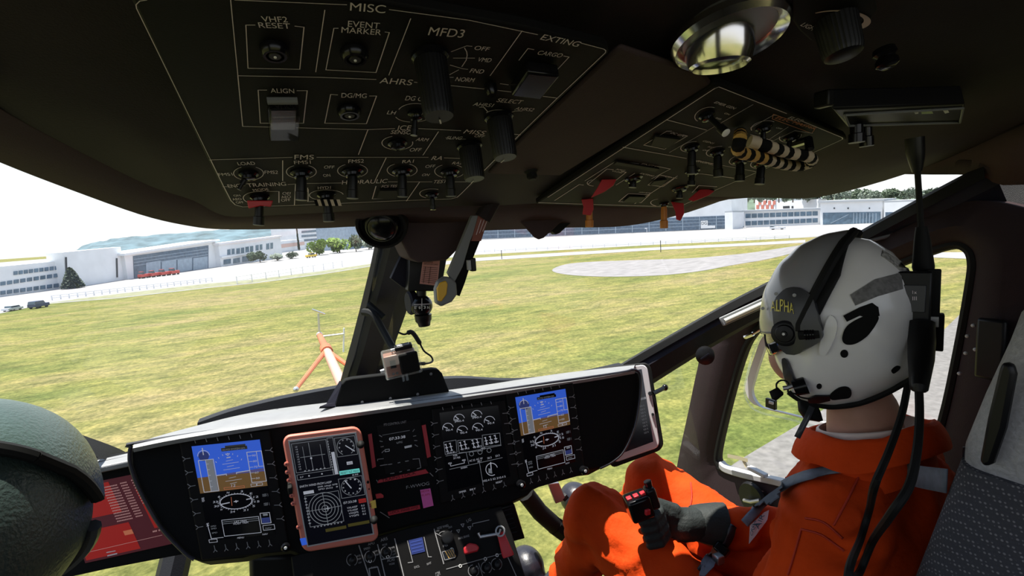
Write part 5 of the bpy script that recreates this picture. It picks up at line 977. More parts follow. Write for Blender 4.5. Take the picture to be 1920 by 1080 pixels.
# vent pane in the door window
vp = spline([atx(x, y, DX-.022) for x, y in ((1472,618),(1440,632),(1424,668),(1410,712),(1406,732),(1414,752),(1432,764),(1480,776),(1560,796))], 5); mat('frosted_plastic', (0.62,0.62,0.62), .35)
b_ = MB(); b_.loft([[p+V((-.006,-.012,.0)), p+V((-.006,.014,0)), p+V((.006,.014,0)), p+V((.006,-.012,0))] for p in vp], None, True, True); t = build('vent_pane', b_, MATS['frosted_plastic'], door, bevel=.003)
vo = spline([atx(x, y, DX-.016) for x, y in ((1468,606),(1434,622),(1412,664),(1399,712),(1396,736),(1406,760),(1428,774),(1480,786),(1560,808))], 5); b_ = MB(); b_.tube(vo, .0035, 6); build('pane_edge', b_, MATS['clear_plastic'], t)
b_ = MB(); b_.box(atx(1446,757,DX-.035), (.012,.035,.03)); build('latch', b_, MATS['black_plastic'], t, bevel=.002); b_ = MB(); b_.box(atx(1446,755,DX-.045), (.006,.014,.008)); build('latch_tab', b_, MATS['light_grey'], t)
b_ = MB(); b_.tube([atx(1397,632,DX-.03), atx(1412,626,DX-.03)], .007, 8); b_.tube([atx(1412,626,DX-.03), atx(1448,604,DX-.03)], .0045, 8); build('stay_rod', b_, MATS['metal_chrome'], t)
mat('cream', (0.6,0.55,0.36), .5)
b_ = MB(); b_.loft([[atx(x, y, DX-.02), atx(x, y+7, DX-.02), atx(x, y+7, DX-.035), atx(x, y, DX-.035)] for x, y in ((1364,851),(1385,855),(1402,860))], None, True, True); t = build('window_catch', b_, MATS['cream'], door); b_ = MB(); b_.tube([atx(1392,858,DX-.028), atx(1400,876,DX-.028)], .006, 6); build('stem', b_, MATS['cream'], t); b_ = MB(); b_.box(atx(1420,884,DX-.03), (.02,.07,.012)); build('base', b_, MATS['light_grey'], t, bevel=.002)
# ================================================================== SEAT
def dotted(name, base, dot, scale):
    m = mat(name, base, .9); nt = m.node_tree; b = nt.nodes['Principled BSDF']; t = nt.nodes.new('ShaderNodeTexCoord'); v = nt.nodes.new('ShaderNodeTexVoronoi'); v.inputs['Scale'].default_value = scale; v.inputs['Randomness'].default_value = 0.0
    r = nt.nodes.new('ShaderNodeValToRGB'); r.color_ramp.elements[0].position = .22; r.color_ramp.elements[0].color = (*dot, 1); r.color_ramp.elements[1].position = .34; r.color_ramp.elements[1].color = (*base, 1)
    bp = nt.nodes.new('ShaderNodeBump'); bp.inputs['Strength'].default_value = .4; bp.inputs['Distance'].default_value = .003; bp.invert = True
    mp = nt.nodes.new('ShaderNodeMapping'); mp.inputs['Rotation'].default_value = (.25, .3, .2); nt.links.new(t.outputs['Object'], mp.inputs[0])
    nt.links.new(mp.outputs[0], v.inputs['Vector']); nt.links.new(v.outputs['Distance'], r.inputs[0]); nt.links.new(r.outputs[0], b.inputs['Base Color']); nt.links.new(v.outputs['Distance'], bp.inputs['Height']); nt.links.new(bp.outputs[0], b.inputs['Normal']); return m
dotted('seat_fabric', (0.055,0.057,0.072), (0.22,0.22,0.24), 200); mat('seat_ribbed', (0.42,0.42,0.44), .9, var=.12, scale=160, bump=.5, bscale=160); mat('webbing', (0.13,0.15,0.19), .7, var=.15, scale=80)
t_seat = thing('pilot_seat', 'grey woven fabric pilot seat with a black side panel behind the orange suit', 'seat', V((.94,.4,-1.25)))
def rrect(cx, y0, w, d, z, n=6, r=.035):
    pts = []
    for sx, sy, a0 in ((1,1,0),(-1,1,90),(-1,-1,180),(1,-1,270)):
        for i in range(n+1): a = math.radians(a0+90*i/n); pts.append(V((cx+sx*(w/2-r)+r*math.cos(a), y0-d/2+sy*(d/2-r)+r*math.sin(a), z)))
    return pts
def fronty(z): return .318+.24*(-.15-z)
b_ = MB(); b_.loft([rrect(.955, fronty(z)-.002, .43-.0*k, .12, z) for k, z in enumerate((-.34,-.40,-.5,-.65,-.8,-.95,-1.02))], None, True, True); build('backrest', b_, MATS['seat_fabric'], t_seat)
b_ = MB(); b_.loft([rrect(.955, fronty(z)-.004+.008*(z > -.33), w, d, z, r=.045 if d > .1 else .03) for z, w, d in ((-.345,.41,.10),(-.32,.425,.115),(-.25,.42,.12),(-.18,.40,.12),(-.145,.375,.10),(-.128,.33,.07))], None, True, True); build('headrest', b_, MATS['seat_ribbed'], t_seat)
b_ = MB(); P = [atx(x, y, .735) for x, y in ((1882,690),(1888,676),(1906,680),(1912,700),(1893,800),(1870,866),(1855,872),(1845,860),(1860,780))]; b_.prism(P, V((-.012,0,0))); build('side_panel', b_, MATS['black_plastic'], t_seat, bevel=.004)
b_ = MB(); b_.loft([rrect(.955, y, .46, .1, 0) for y in (0,)]*2) if False else None
b_.box((.955,.62,-1.06), (.46,.5,.10)); build('seat_cushion', b_, MATS['seat_fabric'], t_seat, bevel=.03) if False else None
b_ = MB(); b_.box((.955,.62,-1.075), (.46,.5,.09)); build('seat_cushion', b_, MATS['seat_fabric'], t_seat, bevel=.03)
b_ = MB(); b_.box((.955,.55,-1.20), (.40,.42,.18)); build('seat_base', b_, MATS['black_matte'], t_seat, bevel=.01)
b_ = MB(); b_.loft([rrect(.955, fronty(z)-.125, .40, .03, z, r=.012) for z in (-.2,-.6,-1.1)], None, True, True); build('back_shell', b_, MATS['black_matte'], t_seat)
# ================================================================== PILOT
mat('suit_orange', (0.57,0.048,0.003), .8, spec=.15, var=.12, scale=14, bump=.25, bscale=60); mat('suit_seam', (0.45,0.03,0.008), .8); mat('skin', (0.46,0.24,0.17), .55, var=.08, scale=30); mat('glove_green', (0.009,0.0135,0.013), .75, var=.2, scale=60, bump=.2, bscale=200); mat('boot_black', (0.009,0.009,0.015), .4, bump=.1, bscale=100); mat('shirt_white', (0.7,0.62,0.58), .8)
def capsule(b, a, c, r0, r1, n=12):
    a, c = V(a), V(c); b.tube([a, a.lerp(c,.5), c], [r0, (r0+r1)/2*1.03, r1], n); b.ball(a, r0, 8); b.ball(c, r1, 8)
def fuse(b, voxel, smooth=6, fac=.5):
    me = bpy.data.meshes.new('tmp'); me.from_pydata(b.v, [], b.f); o = bpy.data.objects.new('tmp', me); COL.objects.link(o)
    bm = bmesh.new(); bm.from_mesh(me); bmesh.ops.recalc_face_normals(bm, faces=bm.faces); bm.to_mesh(me); bm.free()
    q = o.modifiers.new('r', 'REMESH'); q.mode = 'VOXEL'; q.voxel_size = voxel; q = o.modifiers.new('s', 'SMOOTH'); q.factor = fac; q.iterations = smooth
    bpy.context.view_layer.update(); out = bpy.data.meshes.new_from_object(o.evaluated_get(bpy.context.evaluated_depsgraph_get())); bpy.data.objects.remove(o); bpy.data.meshes.remove(me); return out
def place(name, me, parent, mats, org=None):
    base = org if org is not None else WL[parent]; me.name = name
    for v in me.vertices: v.co -= base
    for m in mats: me.materials.append(m)
    for p in me.polygons: p.use_smooth = True
    o = bpy.data.objects.new(name, me); link(o, parent, base); return o
J = dict(pel=(.90,.60,-.94), sp=(.90,.55,-.78), ch=(.89,.555,-.60), nb=(.875,.545,-.45), nk=(.872,.555,-.36), hd=(.868,.585,-.22),
         shL=(.765,.525,-.515), elL=(.67,.56,-.80), wrL=(.66,.80,-.93), shR=(1.04,.585,-.51), elR=(1.07,.74,-.76), wrR=(.82,.885,-.735),
         hpL=(.80,.66,-.95), knL=(.635,1.045,-.755), anL=(.60,1.27,-1.17), hpR=(1.0,.66,-.95), knR=(.86,1.10,-.755), anR=(.84,1.40,-1.12))
b = MB(); J = {k: V(v) for k, v in J.items()}
b.ball(J['pel'], (.175,.14,.13), 12); b.ball(J['sp'], (.165,.135,.16), 12); b.ball(J['ch'], (.175,.13,.17), 14); b.ball((.89,.55,-.50), (.165,.095,.075), 12)
capsule(b, J['nb'], J['nk'], .062, .056); b.ball(J['hd'], (.075,.095,.115), 12); b.ball(J['hd']+V((-.03,.075,-.06)), (.045,.05,.055), 8)
for s_ in 'LR':
    capsule(b, J['sh'+s_], J['el'+s_], .073, .054); capsule(b, J['el'+s_], J['wr'+s_], .054, .040)
    capsule(b, J['hp'+s_], J['kn'+s_], .10, .074); capsule(b, J['kn'+s_], J['an'+s_], .070, .05)
capsule(b, (.83,.54,-.48), J['shL'], .06, .07); capsule(b, (.95,.555,-.48), J['shR'], .06, .07)
b.ball(J['knL']+V((0,.01,.0)), .079, 10); b.ball(J['knR']+V((0,.01,0)), .079, 10); b.ball((.88,.66,-.78), (.13,.08,.12), 10)
me = fuse(b, .012, 7)
for v in me.vertices:                        # cloth folds
    if v.co.z < -.43:
        n = noise.noise(v.co*V((9,9,14)).x if False else V((v.co.x*11, v.co.y*9, v.co.z*15)))*.011+noise.noise(V((v.co.x*26, v.co.y*22, v.co.z*34)))*.005; r_ = 1-abs(noise.noise(V((v.co.x*8+3, v.co.y*8, v.co.z*12))))*4
        v.co += v.normal*(n+max(0, r_)*.011)
P0 = V((.9,.6,-1.04)); t_p = place('person', me, None, [MATS['suit_orange'], MATS['skin']], P0); tag(t_p, 'person in an orange flight suit sitting in the right seat, hand on stick', 'person')
for p in me.polygons:
    c = p.center+P0; d = (c-J['nk']); 
    if c.z > -.425 and V((d.x, d.y, 0)).length < .2 and c.z > -.425+(c.y-.5)*-.15: p.material_index = 1
bm = bmesh.new(); bm.from_mesh(me); bm.transform(Matrix.Translation(P0)); BODY = BVHTree.FromBMesh(bm); bm.free()
def onb(px, py, off=.004, tree=None, fall=1.0):
    d = ray(px, py).normalized(); h = (tree or BODY).ray_cast(V((0,0,0)), d)
    return h[0]+(h[1] if h[1].dot(d) < 0 else -h[1])*off if h[0] else d*fall
def patch(name, pts, off, m, parent, tree=None, rings=5, th=.003, k=5, smooth=True):
    loop = sp2(pts, k, True) if smooth else pts
    if not smooth:
        q = []
        for a, c in zip(pts, pts[1:]+pts[:1]): q += [(a[0]+(c[0]-a[0])*i/4, a[1]+(c[1]-a[1])*i/4) for i in range(4)]
        loop = q
    cx = sum(p[0] for p in loop)/len(loop); cy = sum(p[1] for p in loop)/len(loop); rows = [[onb(x, y, off-th, tree) for x, y in loop]]
    for r_ in range(rings): f = 1-r_/rings; rows.append([onb(cx+(x-cx)*f, cy+(y-cy)*f, off, tree) for x, y in loop])
    rows.append([onb(cx, cy, off, tree)]*len(loop)); b = MB(); b.loft(rows, None, True); return build(name, b, MATS[m], parent, smooth=60)
def ribbon(name, pts, w, off, m, parent, tree=None, k=6, fixed=None):
    q = sp2(pts, k); b = MB(); rows = []
    for i, (x, y) in enumerate(q):
        a = q[max(i-1, 0)]; c = q[min(i+1, len(q)-1)]; dx, dy = c[0]-a[0], c[1]-a[1]; L = math.hypot(dx, dy) or 1; nx, ny = -dy/L*w/2, dx/L*w/2
        rows.append([onb(x+nx*f, y+ny*f, off+(.0 if abs(f) > .9 else .001), tree) for f in (-1,-.5,0,.5,1)])
    b.loft(rows); return build(name, b, MATS[m], parent, smooth=60, solid=.0022)
# collar
b = MB(); rows = []; cc = V((.873,.548,-.415)); n = 30
for rr, dz, tilt in ((.098,-.055,.25),(.092,-.02,.3),(.085,.015,.3),(.083,.035,.3),(.095,.030,.3),(.108,.008,.3),(.112,-.014,.3)):
    rows.append([cc+V((rr*1.08*math.cos(a), rr*math.sin(a), dz-rr*math.sin(a)*tilt+.006*math.sin(3*a)))*1.0+V((1,.6,.8))*(.007*noise.noise(V((6*math.cos(a)*1.3, 6*math.sin(a)*1.3, dz*40)))) for a in [2*math.pi*i/n for i in range(n)]])
b.loft(rows, None, True); build('collar', b, MATS['suit_orange'], t_p, sub=1)
b = MB(); b.loft([[cc+V((rr*1.05*math.cos(a), rr*math.sin(a), dz-rr*math.sin(a)*.3)) for a in [2*math.pi*i/n for i in range(n)]] for rr, dz in ((.078,0.0),(.074,.032),(.070,.033))], None, True); build('undershirt', b, MATS['shirt_white'], t_p)
# gloves: palm, four fingers and thumb closed round the stick
def glove(wr, el, grip, ax, parent, side):
    wr, grip, ax = V(wr), V(grip), V(ax).normalized(); b = MB(); d = (grip-wr).normalized(); pc = wr.lerp(grip,.62); rad = (grip-pc); rad = (rad-ax*rad.dot(ax)).normalized(); tn = ax.cross(rad)
    capsule(b, wr-(wr-V(el))*.0, wr.lerp(pc,.6), .036, .036); 
    for k in range(4):                       # fingers stacked along the grip axis, each curling round it
        h = (1.3-k)*.019; base = pc+ax*h-rad*.004; r0 = .0118-.0008*(k == 3); R = .031
        capsule(b, wr.lerp(pc,.45)+ax*h*.6, base, .024, .017, 8)
        an = [0, 55, 110, 160]; L = [1, 1, .96, .9]; prev = None
        for q in range(4):
            a = math.radians(200+side*-1*0+an[q]*(-1 if side > 0 else 1)) ; p = grip+ax*h+(rad*math.cos(a)*1.0+tn*math.sin(a))*R*L[q]
            if q == 0: p = grip+ax*h-rad*R*1.1
            if prev: capsule(b, prev, p, r0, r0*.96, 8)
            else: capsule(b, base, p, .015, r0, 8)
            prev = p
    tb = wr.lerp(pc,.75)+ax*.034; t1 = grip-rad*.024+ax*.042-tn*.014*side; t2 = grip+rad*.004+ax*.045-tn*.028*side; capsule(b, tb, t1, .017, .0135, 8); capsule(b, t1, t2, .0135, .0115, 8)
    me = fuse(b, .0034, 3); o = place('glove', me, parent, [MATS['glove_green']])
    e = (V(el)-wr).normalized(); b = MB(); b.tube([wr-e*.03, wr-e*.005, wr+e*.03, wr+e*.05], [.037,.043,.049,.050], 16); build('glove_cuff', b, MATS['glove_green'], parent, bevel=.002); return o
SG = aty(1212,968,.90)                       # grip centre
SAX = (aty(1196,930,.90)-aty(1222,1010,.885)).normalized()
glove(J['wrR'], J['elR'], SG-SAX*.02, SAX, t_p, 1); glove(J['wrL'], J['elL'], J['wrL']+V((.0,.10,.0)), V((.5,.2,.6)), t_p, -1)
# boots
def boot(an, toe, parent):
    an, toe = V(an), V(toe); b = MB(); capsule(b, an+(an-toe)*.12, an.lerp(toe,.75), .046, .043); b.ball(toe, (.055,.07,.055), 10); capsule(b, an, an+V((0,-.07,.14)), .052, .055); me = fuse(b, .008, 4); return place('boot', me, parent, [MATS['boot_black']])
boot(J['anR']+V((0,.03,-.02)), aty(1080,935,1.50), t_p); boot(J['anL']+V((0,.03,-.03)), V((.58,1.42,-1.10)), t_p)
# suit details
sl = lambda pts, w=1.6: ribbon('seam', pts, w, .0006, 'suit_seam', t_p)
sl([(1620,872),(1605,905),(1585,945),(1563,985)]); sl([(1503,992),(1540,1003),(1582,1032)]); sl([(1503,992),(1490,1040),(1478,1078)]); sl([(1510,972),(1545,980),(1580,1010)]); sl([(1295,905),(1297,935),(1290,965)])
mat('badge_white', (0.72,0.70,0.76), .6); bd = patch('chest_badge', [(1404,1018),(1406,985),(1432,962),(1441,958),(1438,975),(1424,992)], .004, 'badge_white', t_p, smooth=False); mat('badge_teal', (0.03,0.16,0.24), .6)
b = MB()
for st, a, c, u in (('AIR', (1420,992), (1433,968), (-8,-3)), ('CREW', (1410,1003), (1417,978), (-4,-3))):
    g, fs = glyphs(st); b.add([onb(a[0]+(c[0]-a[0])*x+u[0]*y, a[1]+(c[1]-a[1])*x+u[1]*y, .0052) for x, y in g], fs)
build('badge_lettering', b, MATS['badge_teal'], bd, smooth=0)
# harness
t = thing('seat_harness', 'blue-grey shoulder straps and dark lap buckle worn over the orange suit', 'seat belt', onb(1600,880,.006))
ribbon('shoulder_strap', [(1396,982),(1422,954),(1450,930),(1490,906),(1540,890),(1590,882),(1640,880)], 17, .006, 'webbing', t)
b = MB(); st = [onb(1636,880,.007), onb(1680,885,.012,None,.80), aty(1720,893,.43), aty(1775,902,.37)]; st = spline(st, 5); b.loft([[p+V((0,0,.017)), p, p-V((0,0,.017))] for p in st]); build('shoulder_strap', b, MATS['webbing'], t, solid=.002)
b = MB(); st = spline([V((1.0,.47,-.44)), V((1.03,.41,-.41)), V((1.06,.36,-.40))], 4); b.loft([[p+V((0,0,.016)), p-V((0,0,.016))] for p in st]); build('shoulder_strap', b, MATS['webbing'], t, solid=.002)
ribbon('lap_strap', [(1372,985),(1352,1020),(1330,1050),(1305,1075)], 13, .014, 'boot_black', t)
bk = onb(1352,1022,.012); b = MB(); b.box(bk, (.05,.03,.022), V((.6,.5,-.6)).normalized(), V((-.3,.8,.4)).normalized(), V((.7,-.1,.6)).normalized()); build('buckle', b, MATS['black_gloss'], t, bevel=.004)
b = MB(); b.box(bk+V((-.03,-.02,.0)), (.02,.02,.02)); build('buckle_tab', b, MATS['metal_dull'], t, bevel=.003)
patch('strap_pad', [(1308,1062),(1325,1046),(1336,1052),(1336,1074),(1318,1090),(1306,1086)], .018, 'webbing', t, smooth=False)
# cyclic stick
t = thing('control_stick', 'black control stick with red buttons held in the gloved hand', 'control stick', V((SG.x+.04,SG.y+.02,-1.29)))
b = MB(); foot = V((SG.x+.05,SG.y+.05,-1.29)); b.tube(spline([foot, foot.lerp(SG,.5)+V((.02,-.03,0)), SG-SAX*.09, SG-SAX*.05], 5), .015, 10); build('stick', b, MATS['black_matte'], t)
b = MB(); b.tube([SG-SAX*.07, SG-SAX*.02, SG+SAX*.02], [.019,.021,.022], 12); build('grip', b, MATS['black_plastic'], t)
hx = V((.93,-.30,-.05)).normalized(); hx = (hx-SAX*hx.dot(SAX)).normalized(); hy = SAX.cross(hx); hc = aty(1197,948,.885)
b = MB(); b.box(hc, (.052,.05,.05), hx, hy, SAX); gh = build('grip_head', b, MATS['black_gloss'], t, bevel=.006)
b = MB(); b.box(hc+hx*.034+SAX*.008, (.022,.03,.05), hx, hy, SAX); build('side_pod', b, MATS['black_plastic'], t, bevel=.006)
for k in range(3): b = MB(); b.box(hc+SAX*.026+hx*(-.016+.016*k)-hy*.006*(1 if hy.y > 0 else -1), (.011,.014,.006), hx, hy, SAX); build('red_button', b, MATS['guard_red'], gh, bevel=.001)
b = MB(); b.box(aty(1214,960,.855), (.012,.008,.012)); build('red_button', b, MATS['guard_red'], t, bevel=.002)
b = MB(); b.tube([hc+hx*.036+SAX*.03, hc+hx*.036+SAX*.045], [.007,.009], 10); build('trim_switch', b, MATS['black_plastic'], t)
# rudder pedal
t = thing('rudder_pedal', 'bare metal rudder pedal beside the black boot under the panel', 'pedal', aty(1040,925,1.45)); b = MB(); b.prism([aty(x, y, 1.45) for x, y in ((1028,908),(1048,905),(1062,938),(1042,945))], V((0,.015,.005))); build('foot_plate', b, MATS['metal_dull'], t, bevel=.002)
b = MB(); b.tube([aty(985,925,1.42), aty(1012,960,1.43), aty(1040,985,1.44)], .028, 10); b.tube([aty(1040,985,1.44), aty(1060,1000,1.44)], .03, 8); build('pedal_arm', b, MATS['black_matte'], t); b = MB(); b.tube([aty(1054,936,1.46), aty(1062,928,1.46)], .012, 8); build('bush', b, MATS['black_plastic'], t)
# ================================================================== HELMETS
mat('helmet_white', (0.82,0.80,0.78), .28, var=.03, scale=20, coat=.4); mat('cover_grey', (0.30,0.30,0.33), .25, coat=.5); mat('visor_dark', (0.012,0.014,0.016), .06, coat=1); mat('tape_grey', (0.16,0.155,0.15), .7, var=.3, scale=150); mat('tape_speckle', (0.32,0.31,0.29), .6, var=.7, scale=160); mat('alpha_yellow', (0.72,0.62,0.10), .5); mat('plate_dark', (0.035,0.036,0.042), .35)
HC = V((.864,.588,-.204)); HL = V((-.88,-.46,.10)).normalized(); HU = V((0,0,1)); HU = (HU-HL*HU.dot(HL)).normalized(); HF = HL.cross(HU)
hp = [(1600,445),(1562,450),(1520,466),(1486,493),(1458,535),(1446,580),(1446,620),(1452,650),(1470,690),(1482,722),(1500,748),(1530,758),(1562,761),(1610,755),(1660,736),(1716,706),(1726,660),(1729,600),(1722,548),(1698,500),(1662,466),(1630,449)]
pol = []
for x, y in hp:
    d = onp(x, y, HC, HL)-HC; pol.append((math.atan2(d.dot(HU), d.dot(HF)), d.length))
pol.sort()
def hr(phi):
    phi = (phi+math.pi) % (2*math.pi)-math.pi; P = [(pol[-1][0]-2*math.pi, pol[-1][1])]+pol+[(pol[0][0]+2*math.pi, pol[0][1])]
    for i in range(len(P)-1):
        if P[i][0] <= phi <= P[i+1][0]:
            f = (phi-P[i][0])/max(1e-6, P[i+1][0]-P[i][0]); p0 = P[max(i-1,0)][1]; p1 = P[i][1]; p2 = P[i+1][1]; p3 = P[min(i+2,len(P)-1)][1]; f2 = f*f*(3-2*f); return p1*(1-f2)+p2*f2
    return pol[0][1]
HE, HW = .86, .118
def hpt(phi, lam, off=0.0, C=None, Fv=None, U=None, L=None, k=1.0, rad=None, wid=None):
    c = math.cos(lam)**HE if math.cos(lam) > 0 else 0; s = abs(math.sin(lam))**HE*(1 if lam >= 0 else -1); r = ((rad or hr)(phi)*k+off); w = (wid or HW)*k+off
    return (C or HC)+((Fv or HF)*math.cos(phi)+(U or HU)*math.sin(phi))*(r*c)+(L or HL)*(w*s)
PHI = [2*math.pi*i/72-math.pi for i in range(72)]; LAM = [-math.pi/2+math.pi*j/36 for j in range(37)]
t_h = thing('flight_helmet', 'scuffed white flight helmet with grey visor cover, tape and yellow lettering', 'helmet', HC-HU*.14)
b = MB(); b.loft([[hpt(p, l) for p in PHI] for l in LAM], None, True); sh_ = build('shell', b, MATS['helmet_white'], t_h)
bm = bmesh.new(); bm.from_mesh(sh_.data); bm.transform(Matrix.Translation(WL[sh_])); HB = BVHTree.FromBMesh(bm); bm.free()
def cover(name, p0, p1, edge0, edge1, off, m, parent, np_=40, nl=30, both=True, slope=.39, rest=(HC, HF, HU, HL), rad=None, wid=None, lip=.0):
    C_, F_, U_, L_ = rest; b = MB(); rows = []; rr = rad or hr
    for i in range(np_+1):
        phi = p0+(p1-p0)*i/np_; r = rr(phi); dn = r*math.cos(phi)+slope*max(0, r*math.sin(phi)); c = min(.999, max(.0, edge0/max(dn, 1e-4)))
        lm = math.acos(c**(1/HE)); lam = [-lm+2*lm*j/nl for j in range(nl+1)]; rows.append([hpt(phi, l, off, C_, F_, U_, L_, 1.0, rad, wid) for l in lam])
    b.loft(rows); o = build(name, b, MATS[m], parent, solid=.004); return o, rows
o, rows = cover('visor_cover', math.radians(-14), math.radians(96), .040, None, .011, 'cover_grey', t_h)
# dark rear edge of the cover
for side in (0, -1):
    e = [r[side] for r in rows]; b = MB(); out_ = []
    for i, p in enumerate(e): out_.append(p)
    b.tube(out_, .0075, 8); build('cover_edge', b, MATS['rubber'], t_h)
cover('gap_band', math.radians(-6), math.radians(96), .022, None, .004, 'rubber', t_h)
cover('visor', math.radians(-34), math.radians(-10), .052, None, .006, 'visor_dark', t_h, 12)
hpatch = lambda name, pts, off, m, **k: patch(name, pts, off, m, t_h, HB, **k)
hpatch('side_plate', [(1466,575),(1484,548),(1510,545),(1530,560),(1538,590),(1545,620),(1543,634),(1520,652),(1496,660),(1478,650),(1468,615)], .0175, 'plate_dark', th=.014)
b = MB()
g, fs = glyphs('ALPHA'); b.add([onb(1463+38*x, 586-(1-abs(x-.5)*1.3)*-3.0-(20-8*abs(x-.5))*y-6*(1-(2*x-1)**2)*0.6+4*(x-.5), .0185, HB) for x, y in g], fs); build('logo_lettering', b, MATS['alpha_yellow'], t_h, smooth=0)
for x, y in ((1472,556),(1502,557),(1450,580)):
    p = onb(x, y, .018, HB); b = MB(); b.lathe(p, HL, [(.003,0),(.003,.001),(.001,.0012)], 8); build('rivet', b, MATS['screw'], t_h)
pv = onb(1486,622,.0175, HB); b = MB(); b.lathe(pv, HL, [(.021,-.004),(.021,.004),(.017,.006),(.015,.006),(.013,.009),(.005,.010),(.004,.012)], 24); pk = build('visor_pivot', b, MATS['black_plastic'], t_h)
b = MB(); b.lathe(pv+HL*.012, HL, [(.0028,0),(.0022,.002)], 8); build('pivot_screw', b, MATS['metal_dull'], pk)
a, c = onb(1508,626,.018,HB), onb(1541,624,.014,HB); b = MB(); b.tube([a, c], .0075, 8); sk = build('visor_slider', b, MATS['rubber'], t_h)
for k in range(4): p = a.lerp(c,.35+.13*k); b = MB(); b.lathe(p, (c-a), [(.0085,-.001),(.0085,.001)], 10); build('slider_rib', b, MATS['black_gloss'], sk)
hpatch('earphone_bulge', [(1556,592),(1570,604),(1566,632),(1550,662),(1538,660),(1542,630)], .006, 'helmet_white', th=.008, rings=6)
hpatch('grey_tape', [(1594,553),(1640,524),(1688,512),(1692,542),(1645,556),(1604,573)], .0015, 'tape_grey', smooth=False)
hpatch('grey_tape', [(1655,470),(1690,492),(1706,508),(1690,511),(1672,494),(1652,480)], .0015, 'tape_speckle', smooth=False)
hpatch('black_pad', [(1581,592),(1612,576),(1634,568),(1645,576),(1648,592),(1630,597),(1612,592),(1588,603)], .003, 'black_matte', smooth=False, rings=6)
hpatch('black_pad', [(1579,634),(1586,614),(1604,600),(1630,590),(1646,594),(1640,610),(1625,630),(1604,644),(1586,645)], .0025, 'black_matte', rings=6)
for x, y, r in ((1583,663,7.5),(1536,724,5),(1713,672,4),(1713,684,4)): hpatch('hole_plug', [(x+r*math.cos(k*.785), y+r*math.sin(k*.785)) for k in range(8)], .001, 'black_matte', rings=2)
hpatch('vent_slot', [(1671,694),(1680,686),(1687,687),(1685,693),(1675,700)], .001, 'black_matte', rings=3)
hpatch('mic_socket', [(1557,738),(1572,726),(1588,724),(1596,732),(1592,742),(1575,745),(1560,746)], .004, 'black_matte')
hpatch('mic_plug', [(1516,743),(1530,738),(1556,738),(1557,746),(1535,751),(1518,750)], .006, 'black_plastic', smooth=False)
hpatch('ear_pad', [(1471,672),(1480,676),(1489,700),(1494,716),(1484,722),(1476,706)], .006, 'plate_dark')
tr = spline([onp(x, y, HC+HL*.06, HL) for x, y in ((1478,735),(1500,750),(1530,759),(1562,763),(1610,757),(1660,738),(1712,709))], 4); b = MB(); b.tube(tr, .0045, 6); build('edge_trim', b, MATS['rubber'], t_h)
# microphone boom
B_ = lambda x, y, d=.87: atd(x, y, d*1.14)
b = MB(); b.tube([B_(1488,728), B_(1512,722)], [.013,.015], 12); mb_ = build('mic_swivel', b, MATS['black_gloss'], t_h); b = MB(); b.tube([B_(1513,722), B_(1516,735)], .004, 6); build('swivel_band', b, MATS['light_grey'], mb_)
b = MB(); b.tube([B_(1490,722), B_(1476,727), B_(1468,728)], .004, 8); build('mic_boom', b, MATS['metal_dull'], t_h); b = MB(); b.tube([B_(1450,730), B_(1458,742), B_(1462,746)], [.008,.011,.008], 10); build('microphone', b, MATS['black_matte'], t_h)
b = MB(); b.tube(spline([B_(1458,736), B_(1456,720), B_(1466,713), B_(1478,718), B_(1478,736), B_(1490,738), B_(1502,745), B_(1520,748)], 6), .0016, 6); build('mic_wire', b, MATS['rubber'], t_h)
# chin strap
b = MB(); rows = [[B_(x0, y0, .86), B_(x1, y1, .87)] for x0, y0, x1, y1 in ((1498,752,1530,760),(1500,770,1536,775),(1512,786,1540,790))]; b.loft(rows); build('chin_pad', b, MATS['rubber'], t_h, solid=.012)
b = MB(); b.loft([[B_(x-5, y-2, .85), B_(x+6, y+3, .85)] for x, y in ((1522,762),(1512,785),(1501,806),(1494,820))]); build('chin_strap', b, MATS['plate_dark'], t_h, solid=.003)
# battery pack on the back
bx = onp(1716,556, HC, HL); 
b = MB(); b.box(bx+HL*.035, (m_of(bx,48), .05, m_of(bx,96)), HF, HL, HU); bp_ = build('battery_pack', b, MATS['black_plastic'], t_h, bevel=.003)
b = MB(); b.box(bx+HL*.061, (m_of(bx,32), .003, m_of(bx,48)), HF, HL, HU); build('battery_door', b, MATS['plate_dark'], bp_, bevel=.001)
s = Sheet(bx+HL*.063, HL, HU, .0005); s.text('1x', 1711,551,1719,551,6,'print_grey'); s.text('III', 1711,563,1719,563,7,'print_grey'); s.flush(bp_, default='printed_lettering')
b = MB(); b.box(bx+HL*.01-HF*m_of(bx,26), (m_of(bx,20), .06, m_of(bx,104)), HF, HL, HU); build('battery_backplate', b, MATS['rubber'], t_h, bevel=.002); b = MB(); b.box(bx+HL*.01-HF*m_of(bx,34)-HU*m_of(bx,62), (m_of(bx,18), .04, m_of(bx,66)), HF, HL, HU); build('battery_clip', b, MATS['rubber'], t_h, bevel=.002)
b = MB(); b.box(bx+HL*.05-HF*m_of(bx,26)-HU*m_of(bx,40), (m_of(bx,18), .012, m_of(bx,18)), HF, HL, HU); build('clear_plug', b, MATS['light_grey'], t_h, bevel=.001)
b = MB(); b.lathe(onp(1690,542,HC+HL*.03,HL), HF, [(.020,-.004),(.020,.008),(.016,.01)], 18); build('battery_knob', b, MATS['rubber'], t_h); b = MB(); b.box(onp(1704,628,HC+HL*.04,HL), (m_of(bx,20),.01,m_of(bx,28)), HF, HL, HU); build('velcro_pad', b, MATS['black_matte'], t_h)
